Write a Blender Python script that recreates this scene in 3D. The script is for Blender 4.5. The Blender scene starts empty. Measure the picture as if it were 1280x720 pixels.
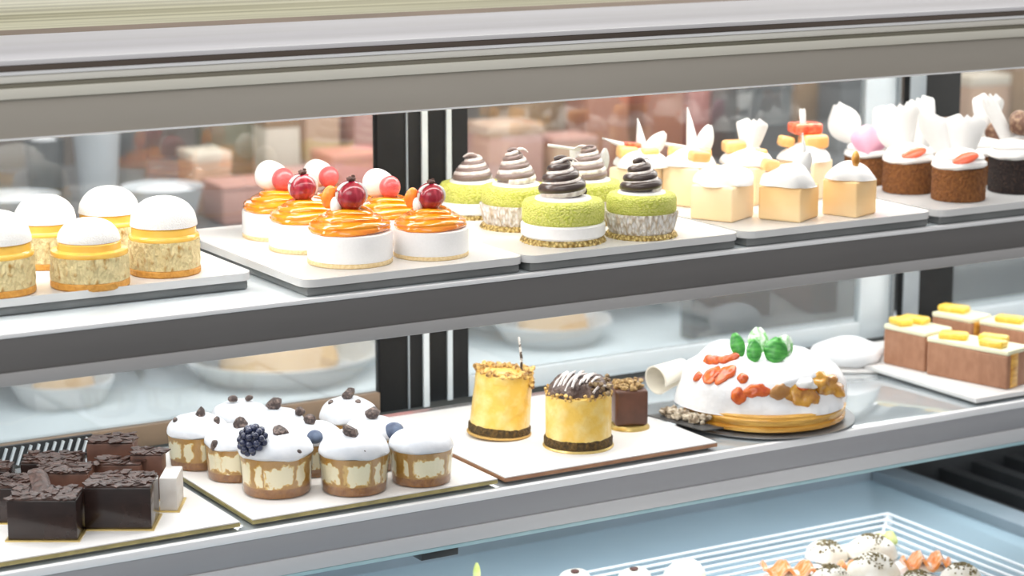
import bpy, bmesh, math, random
from mathutils import Vector, Matrix, noise
random.seed(7)
PI = math.pi
COL = bpy.context.scene.collection

# ------------------------------------------------------------------ camera geometry (used to measure the layout)
F = 2850.0; HOR = -218.0; CZ = 1.35
PITCH = math.atan((360-HOR)/F); YAW = math.radians(30.8)
Hd = Vector((math.sin(YAW), math.cos(YAW), 0)); Rt = Vector((math.cos(YAW), -math.sin(YAW), 0))
FW = Hd*math.cos(PITCH) + Vector((0, 0, -math.sin(PITCH))); UP = Hd*math.sin(PITCH) + Vector((0, 0, math.cos(PITCH)))
CAM = Vector((-0.9601, -1.6106, CZ))
def ray(px, py): return FW + Rt*((px-640)/F) + UP*((360-py)/F)
def P(px, py, z):
    d = ray(px, py); return CAM + d*((z-CAM.z)/d.z)
def PYp(px, py, Y):
    d = ray(px, py); return CAM + d*((Y-CAM.y)/d.y)
def depth(p): return (p-CAM).dot(FW)
def XatY(px, Y, py=300): return PYp(px, py, Y).x

# ------------------------------------------------------------------ materials
MATS = {}
def nt(name):
    m = bpy.data.materials.new(name); m.use_nodes = True
    n = m.node_tree.nodes; return m, n, m.node_tree.links, n['Principled BSDF']
def mat(name, c1, c2=None, scale=30, rough=.5, metal=0, bump=0, bscale=None, stretch=(1,1,1), lo=.35, hi=.65,
        spec=.5, emit=0, trans=0, coat=0, sss=0, detail=4, kind='noise', bdist=.002):
    if name in MATS: return MATS[name]
    m, n, L, b = nt(name)
    c2 = c2 or tuple(min(1, x*.93) for x in c1)
    tc = n.new('ShaderNodeTexCoord'); mp = n.new('ShaderNodeMapping'); mp.inputs['Scale'].default_value = stretch
    L.new(tc.outputs['Object'], mp.inputs['Vector'])
    if kind == 'voronoi':
        t = n.new('ShaderNodeTexVoronoi'); fo = t.outputs['Distance']
    else:
        t = n.new('ShaderNodeTexNoise'); t.inputs['Detail'].default_value = detail; fo = t.outputs['Fac']
    t.inputs['Scale'].default_value = scale; L.new(mp.outputs['Vector'], t.inputs['Vector'])
    r = n.new('ShaderNodeValToRGB'); r.color_ramp.elements[0].position = lo; r.color_ramp.elements[1].position = hi
    r.color_ramp.elements[0].color = (*c1, 1); r.color_ramp.elements[1].color = (*c2, 1)
    L.new(fo, r.inputs['Fac']); L.new(r.outputs['Color'], b.inputs['Base Color'])
    b.inputs['Roughness'].default_value = rough; b.inputs['Metallic'].default_value = metal
    b.inputs['Specular IOR Level'].default_value = spec; b.inputs['Transmission Weight'].default_value = trans
    b.inputs['Coat Weight'].default_value = coat
    if sss:
        b.inputs['Subsurface Weight'].default_value = sss; b.inputs['Subsurface Radius'].default_value = (.004, .003, .002); b.inputs['Subsurface Scale'].default_value = 1
    if emit:
        L.new(r.outputs['Color'], b.inputs['Emission Color']); b.inputs['Emission Strength'].default_value = emit
    if bump:
        if bscale:
            t2 = n.new('ShaderNodeTexNoise'); t2.inputs['Scale'].default_value = bscale; t2.inputs['Detail'].default_value = 3
            L.new(mp.outputs['Vector'], t2.inputs['Vector']); fo = t2.outputs['Fac']
        bp = n.new('ShaderNodeBump'); bp.inputs['Strength'].default_value = bump; bp.inputs['Distance'].default_value = bdist
        L.new(fo, bp.inputs['Height']); L.new(bp.outputs['Normal'], b.inputs['Normal'])
    MATS[name] = m; return m
def clear_mat(name, tint=(1,1,1), haze=0.0, hazecol=(.8,.87,.9), refl=.06):
    if name in MATS: return MATS[name]
    m, n, L, b = nt(name); n.remove(b); out = n['Material Output']
    tr = n.new('ShaderNodeBsdfTransparent'); tr.inputs['Color'].default_value = (*tint, 1)
    gl = n.new('ShaderNodeBsdfGlossy'); gl.inputs['Roughness'].default_value = .05
    df = n.new('ShaderNodeBsdfDiffuse'); df.inputs['Color'].default_value = (*hazecol, 1)  # pale diffuse veil standing in for reflections on the panes
    lw = n.new('ShaderNodeLayerWeight'); lw.inputs['Blend'].default_value = .12
    mu = n.new('ShaderNodeMath'); mu.operation = 'MULTIPLY_ADD'; mu.inputs[1].default_value = .45; mu.inputs[2].default_value = refl
    L.new(lw.outputs['Facing'], mu.inputs[0])
    a = n.new('ShaderNodeMixShader'); L.new(mu.outputs[0], a.inputs[0]); L.new(tr.outputs[0], a.inputs[1]); L.new(gl.outputs[0], a.inputs[2])
    c = n.new('ShaderNodeMixShader'); c.inputs[0].default_value = haze; L.new(a.outputs[0], c.inputs[1]); L.new(df.outputs[0], c.inputs[2])
    L.new(c.outputs[0], out.inputs['Surface']); MATS[name] = m; return m
def drip_mat():
    if 'drip' in MATS: return MATS['drip']
    m, n, L, b = nt('crumb_drips_on_cheesecake')
    def M(op, x, y=None):
        k = n.new('ShaderNodeMath'); k.operation = op
        for i, v in enumerate((x, y)):
            if v is None: continue
            if isinstance(v, (int, float)): k.inputs[i].default_value = v
            else: L.new(v, k.inputs[i])
        return k.outputs[0]
    tc = n.new('ShaderNodeTexCoord'); sx = n.new('ShaderNodeSeparateXYZ'); L.new(tc.outputs['Object'], sx.inputs[0])
    wb = n.new('ShaderNodeTexNoise'); wb.inputs['Scale'].default_value = 170; wb.inputs['Detail'].default_value = 3; L.new(tc.outputs['Object'], wb.inputs['Vector'])
    ang = M('ARCTAN2', sx.outputs['Y'], sx.outputs['X'])
    t = n.new('ShaderNodeTexNoise'); t.noise_dimensions = '1D'; t.inputs['Scale'].default_value = 2.3; t.inputs['Detail'].default_value = 1
    L.new(M('ADD', ang, M('MULTIPLY', wb.outputs['Fac'], .28)), t.inputs['W'])
    bars = t.outputs['Fac']                                              # vertical crumb streaks
    ab = M('ABSOLUTE', M('SUBTRACT', sx.outputs['Z'], .0170))
    edge = M('ADD', M('MULTIPLY', ab, 34), M('MULTIPLY', wb.outputs['Fac'], .55))   # crumb at rim and base
    val = M('MAXIMUM', bars, M('ADD', edge, M('MULTIPLY', bars, .12)))
    class _O: pass
    ad = _O(); ad.outputs = [val]
    r = n.new('ShaderNodeValToRGB'); e = r.color_ramp.elements
    e[0].position = .535; e[0].color = (.95, .87, .62, 1); e[1].position = .60; e[1].color = (.47, .24, .04, 1)
    x = e.new(.565); x.color = (.80, .55, .16, 1)
    L.new(ad.outputs[0], r.inputs['Fac']); L.new(r.outputs['Color'], b.inputs['Base Color']); b.inputs['Roughness'].default_value = .5
    t2 = n.new('ShaderNodeTexNoise'); t2.inputs['Scale'].default_value = 500; L.new(tc.outputs['Object'], t2.inputs['Vector'])
    bp = n.new('ShaderNodeBump'); bp.inputs['Strength'].default_value = .5; bp.inputs['Distance'].default_value = .001
    L.new(t2.outputs['Fac'], bp.inputs['Height']); L.new(bp.outputs[0], b.inputs['Normal'])
    MATS['drip'] = m; return m
def twotone(name, c1, c2, axis, at, soft, rough=.5, bump=0, bscale=200):
    # colour changes along one local axis (two layers of one part)
    if name in MATS: return MATS[name]
    m, n, L, b = nt(name); tc = n.new('ShaderNodeTexCoord'); sx = n.new('ShaderNodeSeparateXYZ'); L.new(tc.outputs['Object'], sx.inputs[0])
    mr = n.new('ShaderNodeMapRange'); mr.inputs['From Min'].default_value = at-soft; mr.inputs['From Max'].default_value = at+soft
    L.new(sx.outputs[axis], mr.inputs['Value']); r = n.new('ShaderNodeValToRGB'); r.color_ramp.elements[0].color = (*c1, 1); r.color_ramp.elements[1].color = (*c2, 1)
    L.new(mr.outputs[0], r.inputs['Fac']); L.new(r.outputs['Color'], b.inputs['Base Color']); b.inputs['Roughness'].default_value = rough
    if bump:
        t2 = n.new('ShaderNodeTexNoise'); t2.inputs['Scale'].default_value = bscale; L.new(tc.outputs['Object'], t2.inputs['Vector'])
        bp = n.new('ShaderNodeBump'); bp.inputs['Strength'].default_value = bump; bp.inputs['Distance'].default_value = .002
        L.new(t2.outputs['Fac'], bp.inputs['Height']); L.new(bp.outputs[0], b.inputs['Normal'])
    MATS[name] = m; return m

M_white = mat('white_cream', (.90,.89,.87), (.84,.83,.81), 60, .45, bump=.15, bscale=120)
M_mousse = mat('white_mousse', (.88,.87,.86), (.85,.84,.83), 20, .35)
M_sugar = mat('icing_sugar', (.90,.89,.87), (.80,.78,.75), 420, .9, bump=.5, bscale=700, lo=.3, hi=.75)
M_pastry = mat('baked_pastry', (.72,.36,.07), (.55,.23,.03), 150, .5, bump=.3)
M_crumb = mat('yellow_crumb', (.93,.70,.24), (.50,.25,.04), 190, .6, bump=.9, stretch=(1,1,.42), lo=.50, hi=.68, detail=3)
M_custard = mat('golden_custard', (.90,.55,.10), (.86,.48,.07), 25, .25, coat=.4)
M_sponge = mat('pale_sponge', (.86,.66,.36), (.72,.50,.22), 300, .7, bump=.4)
M_glaze = mat('orange_glaze', (.95,.42,.008), (.85,.27,.004), 45, .14, stretch=(1,1,4), coat=.9)
M_orange = mat('orange_fruit', (.72,.15,.015), (.50,.06,.006), 160, .25, bump=.3, coat=.5)
M_peach = mat('peach_fruit', (.95,.55,.22), (.93,.45,.13), 60, .3, coat=.4)
M_grape = mat('red_fruit', (.42,.015,.03), (.62,.06,.08), 90, .22, stretch=(1,1,.12), coat=.6, lo=.4, hi=.7)
M_pinkfruit = mat('pink_fruit', (.55,.04,.05), (.70,.17,.17), 70, .3, coat=.4)
M_stem = mat('dark_stem', (.05,.025,.02), (.12,.05,.04), 100, .7)
M_pet = mat('white_chocolate', (.72,.715,.70), (.64,.635,.62), 20, .35)
M_petp = mat('pink_chocolate', (.74,.32,.46), (.80,.50,.60), 30, .4)
M_green = mat('pistachio_knit', (.66,.70,.07), (.40,.47,.02), 420, .6, bump=1.0, kind='voronoi', lo=.15, hi=.75, stretch=(1,1,1.4))
M_doily = mat('gold_doily', (.86,.66,.22), (.35,.22,.04), 420, .35, metal=.5, bump=.6, kind='voronoi', lo=.2, hi=.6)
M_paper = mat('white_paper_cup', (.88,.85,.80), (.52,.43,.34), 330, .7, kind='voronoi', bump=.6, lo=.3, hi=.85, stretch=(1.3,1.3,.55))
M_choc = mat('dark_chocolate_cream', (.035,.022,.02), (.07,.045,.04), 80, .3, coat=.3)
M_chocw = mat('marbled_cream', (.80,.76,.73), (.55,.48,.45), 200, .35, stretch=(1,1,.5))
M_cocoa = mat('cocoa_crumb', (.40,.14,.03), (.20,.065,.015), 330, .9, bump=1, lo=.4, hi=.7)
M_dcocoa = mat('dark_cocoa_crumb', (.045,.02,.014), (.12,.055,.035), 400, .8, bump=1, lo=.45, hi=.7)
M_nut = mat('chopped_nuts', (.52,.36,.16), (.25,.15,.06), 300, .7, bump=.6)
M_straw = mat('strawberry_slice', (.85,.06,.02), (.92,.22,.10), 160, .25, coat=.6)
M_brown = mat('chocolate_block', (.014,.007,.006), (.032,.016,.013), 40, .25, bump=.12, bscale=60, coat=.25)
M_brownr = mat('milk_chocolate_side', (.13,.055,.034), (.085,.036,.023), 60, .4, bump=.2)
M_shav = mat('chocolate_shavings', (.075,.034,.024), (.025,.012,.009), 200, .35, bump=.5)
M_goldcard = mat('gold_card', (.80,.62,.25), (.62,.45,.15), 30, .3, metal=.6)
M_biscuit = mat('biscuit_base', (.40,.17,.035), (.24,.09,.02), 260, .6, bump=.7)
M_black = mat('blackberry_skin', (.012,.015,.04), (.04,.05,.11), 60, .25, coat=.5)
M_blueb = mat('blueberry_skin', (.03,.045,.10), (.12,.16,.24), 90, .5)
M_mango = mat('mango_mousse', (.90,.60,.10), (.95,.78,.36), 45, .28, bump=.1, coat=.3, lo=.4, hi=.75)
M_spdark = mat('dark_sponge_band', (.06,.035,.012), (.15,.085,.02), 260, .8, bump=.5)
M_gcrumb = mat('golden_crumbs', (.80,.52,.16), (.35,.17,.04), 260, .5, bump=.4, lo=.45, hi=.6)
M_crust = mat('tart_crust', (.86,.50,.10), (.62,.27,.03), 60, .35, stretch=(1,1,6), bump=.5, coat=.4)
M_mer = mat('meringue', (.90,.90,.91), (.82,.83,.85), 30, .4, bump=.3, bscale=45, bdist=.004)
M_caram = mat('caramel_fruit', (.80,.42,.05), (.42,.16,.015), 90, .25, coat=.8, bump=.4)
M_leaf = mat('mint_leaf', (.02,.20,.025), (.10,.45,.07), 90, .35, coat=.3, bump=.4, stretch=(1,1,3))
M_leafs = mat('sugared_leaf', (.20,.50,.16), (.78,.86,.76), 200, .6, bump=.4, lo=.42, hi=.62)
M_silver = mat('silver_card', (.42,.43,.44), (.33,.34,.35), 30, .3, metal=.6)
M_mchoc = mat('milk_mousse', (.40,.20,.115), (.33,.155,.085), 130, .55, bump=.35, stretch=(1,1,.5))
M_lemon = mat('lemon_cream', (.86,.80,.55), (.78,.80,.58), 60, .35)
M_banana = mat('yellow_fruit_slice', (.95,.68,.10), (.90,.55,.05), 150, .35, bump=.3, coat=.4)
M_bread = mat('savoury_cream', (.90,.87,.80), (.80,.74,.62), 80, .5, bump=.2)
M_seed = mat('seeds', (.10,.07,.03), (.35,.28,.12), 600, .6)
M_salmon = mat('salmon', (.90,.30,.06), (.95,.58,.36), 140, .3, stretch=(1,3,1), coat=.6, lo=.45, hi=.6)
M_herb = mat('pale_green_herb', (.62,.70,.18), (.75,.78,.40), 100, .5)
# case
M_tray = mat('white_porcelain', (.74,.745,.74), (.71,.71,.71), 20, .22)
M_pan = mat('grey_tray_underside', (.24,.25,.25), (.19,.20,.20), 20, .35, metal=.3)
M_board = mat('white_cake_board', (.84,.82,.80), (.80,.78,.76), 20, .4)
M_boardedge = mat('gold_board_edge', (.50,.42,.18), (.34,.30,.14), 60, .35, metal=.4)
M_card = mat('brown_card_edge', (.42,.22,.12), (.32,.16,.09), 60, .6)
M_shelf = mat('frosted_glass_shelf', (.66,.71,.73), (.60,.66,.69), 8, .12, coat=.5)
M_shelflow = mat('glossy_grey_glass_shelf', (.40,.44,.46), (.34,.38,.40), 8, .06, coat=1.0)
M_lipw = mat('polished_white_edge', (.90,.90,.91), (.88,.88,.89), 10, .25)
M_lipd = mat('dark_grey_rail', (.165,.158,.155), (.14,.134,.132), 6, .38, stretch=(.5,4,4))
M_lipl = mat('light_grey_rail', (.42,.41,.41), (.38,.37,.37), 6, .4, stretch=(.5,4,4))
M_liplow = mat('silver_grey_rail', (.37,.37,.385), (.33,.33,.35), 6, .35, stretch=(.5,4,4))
M_liplow2 = mat('pale_silver_rail', (.60,.60,.61), (.55,.55,.57), 6, .4, stretch=(.5,4,4))
M_teal = mat('glass_edge', (.42,.60,.64), (.34,.52,.57), 30, .2)
M_taupe = mat('taupe_header', (.47,.43,.375), (.42,.385,.335), 5, .45, stretch=(.4,3,3))
M_bead = mat('bright_cream_bead', (.88,.86,.79), (.80,.77,.70), 5, .3, stretch=(.4,3,3))
M_seam = mat('dark_brown_seam', (.06,.045,.035), (.12,.09,.07), 5, .5, stretch=(.4,3,3))
M_cream = mat('cream_trim', (.80,.77,.68), (.74,.71,.62), 5, .35, stretch=(.4,3,3))
M_groove = mat('dark_groove', (.20,.19,.14), (.27,.25,.20), 9, .4, stretch=(.4,6,6))
M_chrome = mat('steel_rail', (.62,.60,.58), (.50,.48,.46), 12, .18, metal=.8, stretch=(.3,8,8))
M_top = mat('white_top_panel', (.74,.73,.76), (.66,.65,.66), 4, .3, stretch=(.3,4,4))
M_streak = mat('olive_reflection_streaks', (.30,.28,.15), (.66,.64,.45), 5, .35, stretch=(.18,9,1), lo=.36, hi=.62)  # olive streaks are reflections put into the colour
M_alu = mat('aluminium_stile', (.72,.77,.79), (.64,.70,.73), 10, .3, metal=.2)
M_dstile = mat('black_stile', (.010,.010,.0105), (.016,.016,.0155), 10, .5, spec=.25)
M_gstile = mat('grey_stile', (.30,.33,.35), (.22,.25,.27), 10, .4)
M_brownrail = mat('brown_rail', (.26,.18,.12), (.20,.14,.09), 10, .5)
M_glass = clear_mat('clear_door_glass', (.97,.985,.99), .015)
M_glasslow = clear_mat('lower_glass_reflection_haze', (.96,.98,.985), .065)  # stronger haze paints the bluish white reflection in the lower panes
M_cup = clear_mat('clear_cup', (.99,.99,.985), 0, refl=.03)
M_deck = mat('pale_blue_deck', (.40,.53,.60), (.33,.45,.52), 3, .12, coat=.9)
M_rim = mat('blue_grey_rim', (.22,.27,.31), (.18,.23,.26), 10, .4)
M_slat = mat('black_vent_slat', (.015,.016,.017), (.03,.032,.034), 10, .45)
M_wire = mat('white_wire', (.88,.90,.91), (.84,.86,.88), 10, .3)
M_parch = mat('white_paper', (.88,.87,.85), (.84,.83,.81), 20, .6)

# ------------------------------------------------------------------ mesh helpers
def nz(v, f, s=0): return noise.noise(Vector((v[0]*f+s, v[1]*f+s*1.7, v[2]*f-s)))
def lathe(prof, seg=48, mod=None, bm=None, off=(0,0,0)):
    bm = bm or bmesh.new(); rings = []
    for r, z in prof:
        if r < 1e-6: rings.append([bm.verts.new((off[0], off[1], z+off[2]))]); continue
        ring = []
        for i in range(seg):
            t = 2*PI*i/seg; rr, zz = (r, z) if not mod else mod(t, r, z)
            ring.append(bm.verts.new((rr*math.cos(t)+off[0], rr*math.sin(t)+off[1], zz+off[2])))
        rings.append(ring)
    for a, b in zip(rings, rings[1:]):
        if len(a) == 1 and len(b) == 1: continue
        for i in range(seg):
            j = (i+1) % seg
            if len(a) == 1: bm.faces.new((a[0], b[j], b[i]))
            elif len(b) == 1: bm.faces.new((a[i], a[j], b[0]))
            else: bm.faces.new((a[i], a[j], b[j], b[i]))
    return bm
def blob(rx, ry, rz, amp=0, f=40, seed=0, sub=3, off=(0,0,0), flat=False, bm=None, rot=None):
    t = bmesh.new(); bmesh.ops.create_icosphere(t, subdivisions=sub, radius=1)
    for v in t.verts:
        k = 1 + amp*nz((v.co.x*rx, v.co.y*ry, v.co.z*rz), f, seed)
        v.co = Vector((v.co.x*rx*k, v.co.y*ry*k, v.co.z*rz*k))
        if flat and v.co.z < 0: v.co.z *= .12
    if rot: bmesh.ops.rotate(t, cent=(0,0,0), matrix=rot, verts=t.verts)
    bmesh.ops.translate(t, vec=off, verts=t.verts)
    return join(bm, t)
def join(bm, t):
    if bm is None: return t
    me = bpy.data.meshes.new('tmp'); t.to_mesh(me); bm.from_mesh(me); bpy.data.meshes.remove(me); t.free(); return bm
def box(sx, sy, sz, bev=0, seg=2, off=(0,0,0), bm=None, rot=None):
    t = bmesh.new(); bmesh.ops.create_cube(t, size=1)
    for v in t.verts: v.co = Vector((v.co.x*sx, v.co.y*sy, (v.co.z+.5)*sz))
    if bev: bmesh.ops.bevel(t, geom=list(t.edges), offset=bev, segments=seg, affect='EDGES', profile=.5)
    if rot: bmesh.ops.rotate(t, cent=(0,0,0), matrix=rot, verts=t.verts)
    bmesh.ops.translate(t, vec=off, verts=t.verts); return join(bm, t)
def bx(x0, x1, y0, y1, z0, z1, bev=0, bm=None): return box(x1-x0, y1-y0, z1-z0, bev, 2, ((x0+x1)/2, (y0+y1)/2, z0), bm)
def tube(pts, rad, seg=8, bm=None, caps=True):
    bm = bm or bmesh.new(); rings = []; n = len(pts); pts = [Vector(p) for p in pts]
    ref = Vector((0,0,1))
    for i, p in enumerate(pts):
        d = (pts[min(i+1,n-1)]-pts[max(i-1,0)]).normalized()
        rf = ref if abs(d.dot(ref)) < .95 else Vector((1,0,0))
        u = d.cross(rf).normalized(); w = u.cross(d); r = rad[i] if hasattr(rad,'__len__') else rad
        rings.append([bm.verts.new(p + u*r*math.cos(2*PI*k/seg) + w*r*math.sin(2*PI*k/seg)) for k in range(seg)])
    for a, b in zip(rings, rings[1:]):
        for k in range(seg): bm.faces.new((a[k], a[(k+1)%seg], b[(k+1)%seg], b[k]))
    if caps: bm.faces.new(rings[0][::-1]); bm.faces.new(rings[-1])
    return bm
def petal(w, h, shape='oval', bend=.25, t=.0012, frill=0, nu=9, nv=13):
    # thin curved sheet standing in local XZ, base at origin, bending to +Y
    bm = bmesh.new(); g = []
    for j in range(nv):
        v = j/(nv-1); row = []
        if shape == 'oval': hw = math.sin(PI*(.06+.90*v))**.7
        elif shape == 'spike': hw = (1-v)**.85*.95+.04
        elif shape == 'frill': hw = (.35+.65*v**.7)*(1 if v < .85 else math.sqrt(max(0,1-((v-.85)/.17)**2)))
        else: hw = .9 if .04 < v < .96 else .75
        for i in range(nu):
            u = i/(nu-1)*2-1
            fr = frill*math.sin(u*9+1)*v
            row.append(bm.verts.new((u*hw*w/2, bend*h*v*v + .18*w*u*u, v*h + fr*h)))
        g.append(row)
    for j in range(nv-1):
        for i in range(nu-1): bm.faces.new((g[j][i], g[j][i+1], g[j+1][i+1], g[j+1][i]))
    bm.normal_update()
    bmesh.ops.solidify(bm, geom=list(bm.faces), thickness=t); return bm
def crumbs(n, fn, s0, s1, seed=1):
    rnd = random.Random(seed); bm = bmesh.new()
    for i in range(n):
        p = fn(rnd); s = rnd.uniform(s0, s1)
        m = Matrix.Rotation(rnd.uniform(0, 6), 3, 'X') @ Matrix.Rotation(rnd.uniform(0, 6), 3, 'Z')
        t = bmesh.new(); bmesh.ops.create_icosphere(t, subdivisions=1, radius=s)
        for v in t.verts: v.co = m @ Vector((v.co.x*rnd.uniform(.7,1.3), v.co.y*rnd.uniform(.7,1.3), v.co.z*rnd.uniform(.5,1))); 
        bmesh.ops.translate(t, vec=p, verts=t.verts); join(bm, t)
    return bm
def curls(n, fn, s0, s1, seed=1):
    rnd = random.Random(seed); bm = bmesh.new()
    for i in range(n):
        p = Vector(fn(rnd)); s = rnd.uniform(s0, s1); a = rnd.uniform(0, 6); b = rnd.uniform(-.28, .28)
        m = Matrix.Rotation(a, 3, 'Z') @ Matrix.Rotation(b, 3, 'X')
        box(s, s*.55, .0009, 0, 1, p, bm, m)
    return bm
def obj(name, bm, m, parent=None, loc=(0,0,0), rot=(0,0,0), sc=(1,1,1), smooth=True, label=None):
    me = bm
    if not isinstance(bm, bpy.types.Mesh):
        me = bpy.data.meshes.new(name); bmesh.ops.recalc_face_normals(bm, faces=bm.faces); bm.to_mesh(me); bm.free()
        if smooth:
            me.polygons.foreach_set('use_smooth', [True]*len(me.polygons))
            try: me.set_sharp_from_angle(angle=math.radians(42))
            except Exception: pass
        if m: me.materials.append(m)
    o = bpy.data.objects.new(name, me); COL.objects.link(o)
    o.parent = parent; o.location = loc; o.rotation_euler = rot; o.scale = sc
    if label: o['label'] = label
    return o
def thing(name, label, cat, loc=(0,0,0), rz=0, group=None):
    o = bpy.data.objects.new(name, None); COL.objects.link(o); o.empty_display_size = .02
    o.location = loc; o.rotation_euler = (0,0,rz); tag(o, label, cat, group); return o
def tag(o, label, cat, group=None):
    o['label'] = label; o['category'] = cat
    if group: o['group'] = group
    return o
def struct(name, bm, m, parent=None):
    o = obj(name, bm, m, parent, smooth=False)
    if not parent: o['kind'] = 'structure'
    return o
CACHE = {}
def cached(key, fn):
    if key not in CACHE: CACHE[key] = fn()
    return CACHE[key]
def part(key, name, fn, m, parent, **k):
    # first call builds the mesh, later calls copy the object that shares its mesh
    if key in CACHE:
        o = CACHE[key].copy(); COL.objects.link(o); o.parent = parent
        o.location = k.get('loc', (0,0,0)); o.rotation_euler = k.get('rot', (0,0,0)); o.scale = k.get('sc', (1,1,1))
        return o
    o = obj(name, fn(), m, parent, **k); CACHE[key] = o; return o

FACE = -YAW                      # local x = right as seen, local y = away
def place(px, py, wpx, z):
    p = P(px, py, z); s = depth(p)/F; r = wpx/2*s
    return p + Hd*r, r, s*1.0
# ------------------------------------------------------------------ heights
LY = -.011
zU = PYp(640, 344.5, LY).z; zL = PYp(640, 609.5, LY).z; zD = CZ-.72
zUt = zU+.012; zLt = zL+.0075

# ------------------------------------------------------------------ room setting
M_floor = mat('floor_tiles', (.30,.27,.24), (.24,.22,.20), 3, .4)
M_wall = mat('shaded_back_wall', (.17,.14,.12), (.24,.20,.17), 1.3, .7)
struct('floor', bx(-3, 6, -4, 3.2, -.05, 0), M_floor)
struct('wall_back', bx(-3, 6, 2.6, 2.7, 0, 2.8), M_wall)

# ------------------------------------------------------------------ the display case
X0, X1 = -1.15, 1.55
case = thing('pastry_display_case', 'long refrigerated pastry display case with taupe header and pale blue lower well', 'display case', (0,0,0))
def zf(px, py, Y=LY): return PYp(px, py, Y).z
zh0 = zf(640, 131); zh1 = zf(640, 131-46)
def strip(name, z0, z1, y0, y1, m, parent, bev=.0008): return obj(name, bx(X0, X1, y0, y1, z0, z1, bev), m, parent)
hd = strip('header', zh0+.0015, zh1, LY, .05, M_taupe, case)
strip('header_edge', zh0, zh0+.0015, LY-.0015, .05, M_lipw, hd)
zc = [zf(640, v) for v in (85, 73, 67.5, 58, 55, 48)]
strip('header_trim', zc[0], zc[1], LY-.004, .05, M_cream, hd)
strip('header_groove', zc[1], zc[2], LY-.001, .05, M_groove, hd)
strip('header_bead', zc[2], zc[3], LY-.004, .05, M_bead, hd, .002)
strip('header_bead_highlight', zc[3], zc[4], LY-.005, .05, M_lipw, hd, .002)  # thin white strip painting the highlight along the bead
strip('header_seam', zc[4], zc[5], LY, .05, M_seam, hd)
zt = zc[5]
yt = P(640, 14, zt+.004).y; yt2 = P(640, 8.5, zt+.004).y
obj('top_panel', bx(X0, X1, -.012, yt, zt, zt+.004, .001), M_top, case)
obj('top_seam', bx(X0, X1, yt, yt2, zt-.002, zt+.004), M_brownrail, case)
obj('painted_top_reflections', bx(X0, X1, yt2, .66, zt-.004, zt+.004, .001), M_streak, case)  # rear of the glass top, its reflections painted as streaks
obj('led_housing', bx(X0, X1, .05, .09, zh0+.012, zt, .001), M_cream, case)
obj('ceiling_panel', bx(X0, X1, .05, .30, zh0+.030, zh0+.034), M_lipw, case)
# lower well
wx1 = .648; wy1 = .30
obj('well_floor', bx(X0, wx1, -.30, wy1, zD-.02, zD), M_deck, case)
obj('well_back_panel', bx(X0, wx1, wy1, wy1+.02, zD-.02, zL-.02), M_rim, case)
obj('grille_back_panel', bx(wx1, X1, wy1, wy1+.02, zD-.06, zL-.02), M_slat, case)
obj('well_rim', bx(wx1, wx1+.035, -.30, wy1, zD-.02, zD+.012, .002), M_rim, case)
vg = obj('vent_grille', bx(wx1+.036, X1, -.30, wy1, zD-.06, zD-.04), M_slat, case)
bm = bmesh.new()
for k in range(14): bx(wx1+.05+k*.05, wx1+.066+k*.05, -.30, wy1, zD-.04, zD+.0, 0, bm)
obj('vent_slats', bm, M_slat, vg)
bm = bmesh.new()
for k in range(5): bx(wx1+.068+k*.05, wx1+.072+k*.05, -.30, wy1, zD-.035, zD-.004, 0, bm)
obj('vent_edge', bm, M_gstile, vg)
obj('plinth', bx(X0, X1, -.30, wy1, 0, zD-.061), M_taupe, case)
for x in (X0, X1-.02): obj('end_post', bx(x, x+.02, .27, .31, zD, zt), M_dstile, case)
for x in (X0+.021, X1-.041): obj('side_support', bx(x, x+.02, -.02, .27, zD-.02, zh0), M_gstile, case)

def shelf(name, label, z, zs, mats, low):
    t = thing(name, label, 'shelf', (0,0,z))
    obj('glass_panel', bx(X0+.042, X1-.042, -.005, .262, -.008, 0, .001), M_shelflow if low else M_shelf, t)
    a, b, c, d = [v-z for v in zs]
    r = obj('front_rail', bx(X0+.042, X1-.042, LY, -.0055, c, b, .001), mats[1], t)
    obj('rail_edge', bx(X0+.042, X1-.042, LY-.0015, -.0055, b, a, .0012), mats[0], r)
    obj('rail_lower_edge', bx(X0+.042, X1-.042, LY-.0015, -.0055, d, c, .0012), mats[2], r)
    obj('light_channel', bx(X0+.042, X1-.042, -.0052, .015, d, -.0085, .001), mats[2], t)
    if low:
        obj('glass_edge', bx(X0+.042, X1-.042, LY-.001, -.0055, d-.0035, d, .0008), M_teal, r)
        p = PYp(540, 690, .01); obj('shelf_clip', bx(p.x-.018, p.x+.018, -.004, .011, d-.0125, d, .001), M_slat, t, label='small black clip under the shelf rail')
    return t
up_ = shelf('glass_shelf', 'upper pale shelf with dark grey front rail', zU, [zf(640, v) for v in (344, 350, 388, 403)], (M_lipw, M_lipd, M_lipl), 0)
lo_ = shelf('glass_shelf', 'lower pale shelf with light silver front rail', zL, [zf(640, v) for v in (609, 619, 648, 667)], (M_lipw, M_liplow, M_liplow2), 1)
def light_area(name, loc, rot, sx, sy, e, c=(1,1,1)):
    l = bpy.data.lights.new(name, 'AREA'); l.shape = 'RECTANGLE'; l.size = sx; l.size_y = sy; l.energy = e; l.color = c
    o = bpy.data.objects.new(name, l); COL.objects.link(o); o.location = loc; o.rotation_euler = rot; return o

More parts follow.
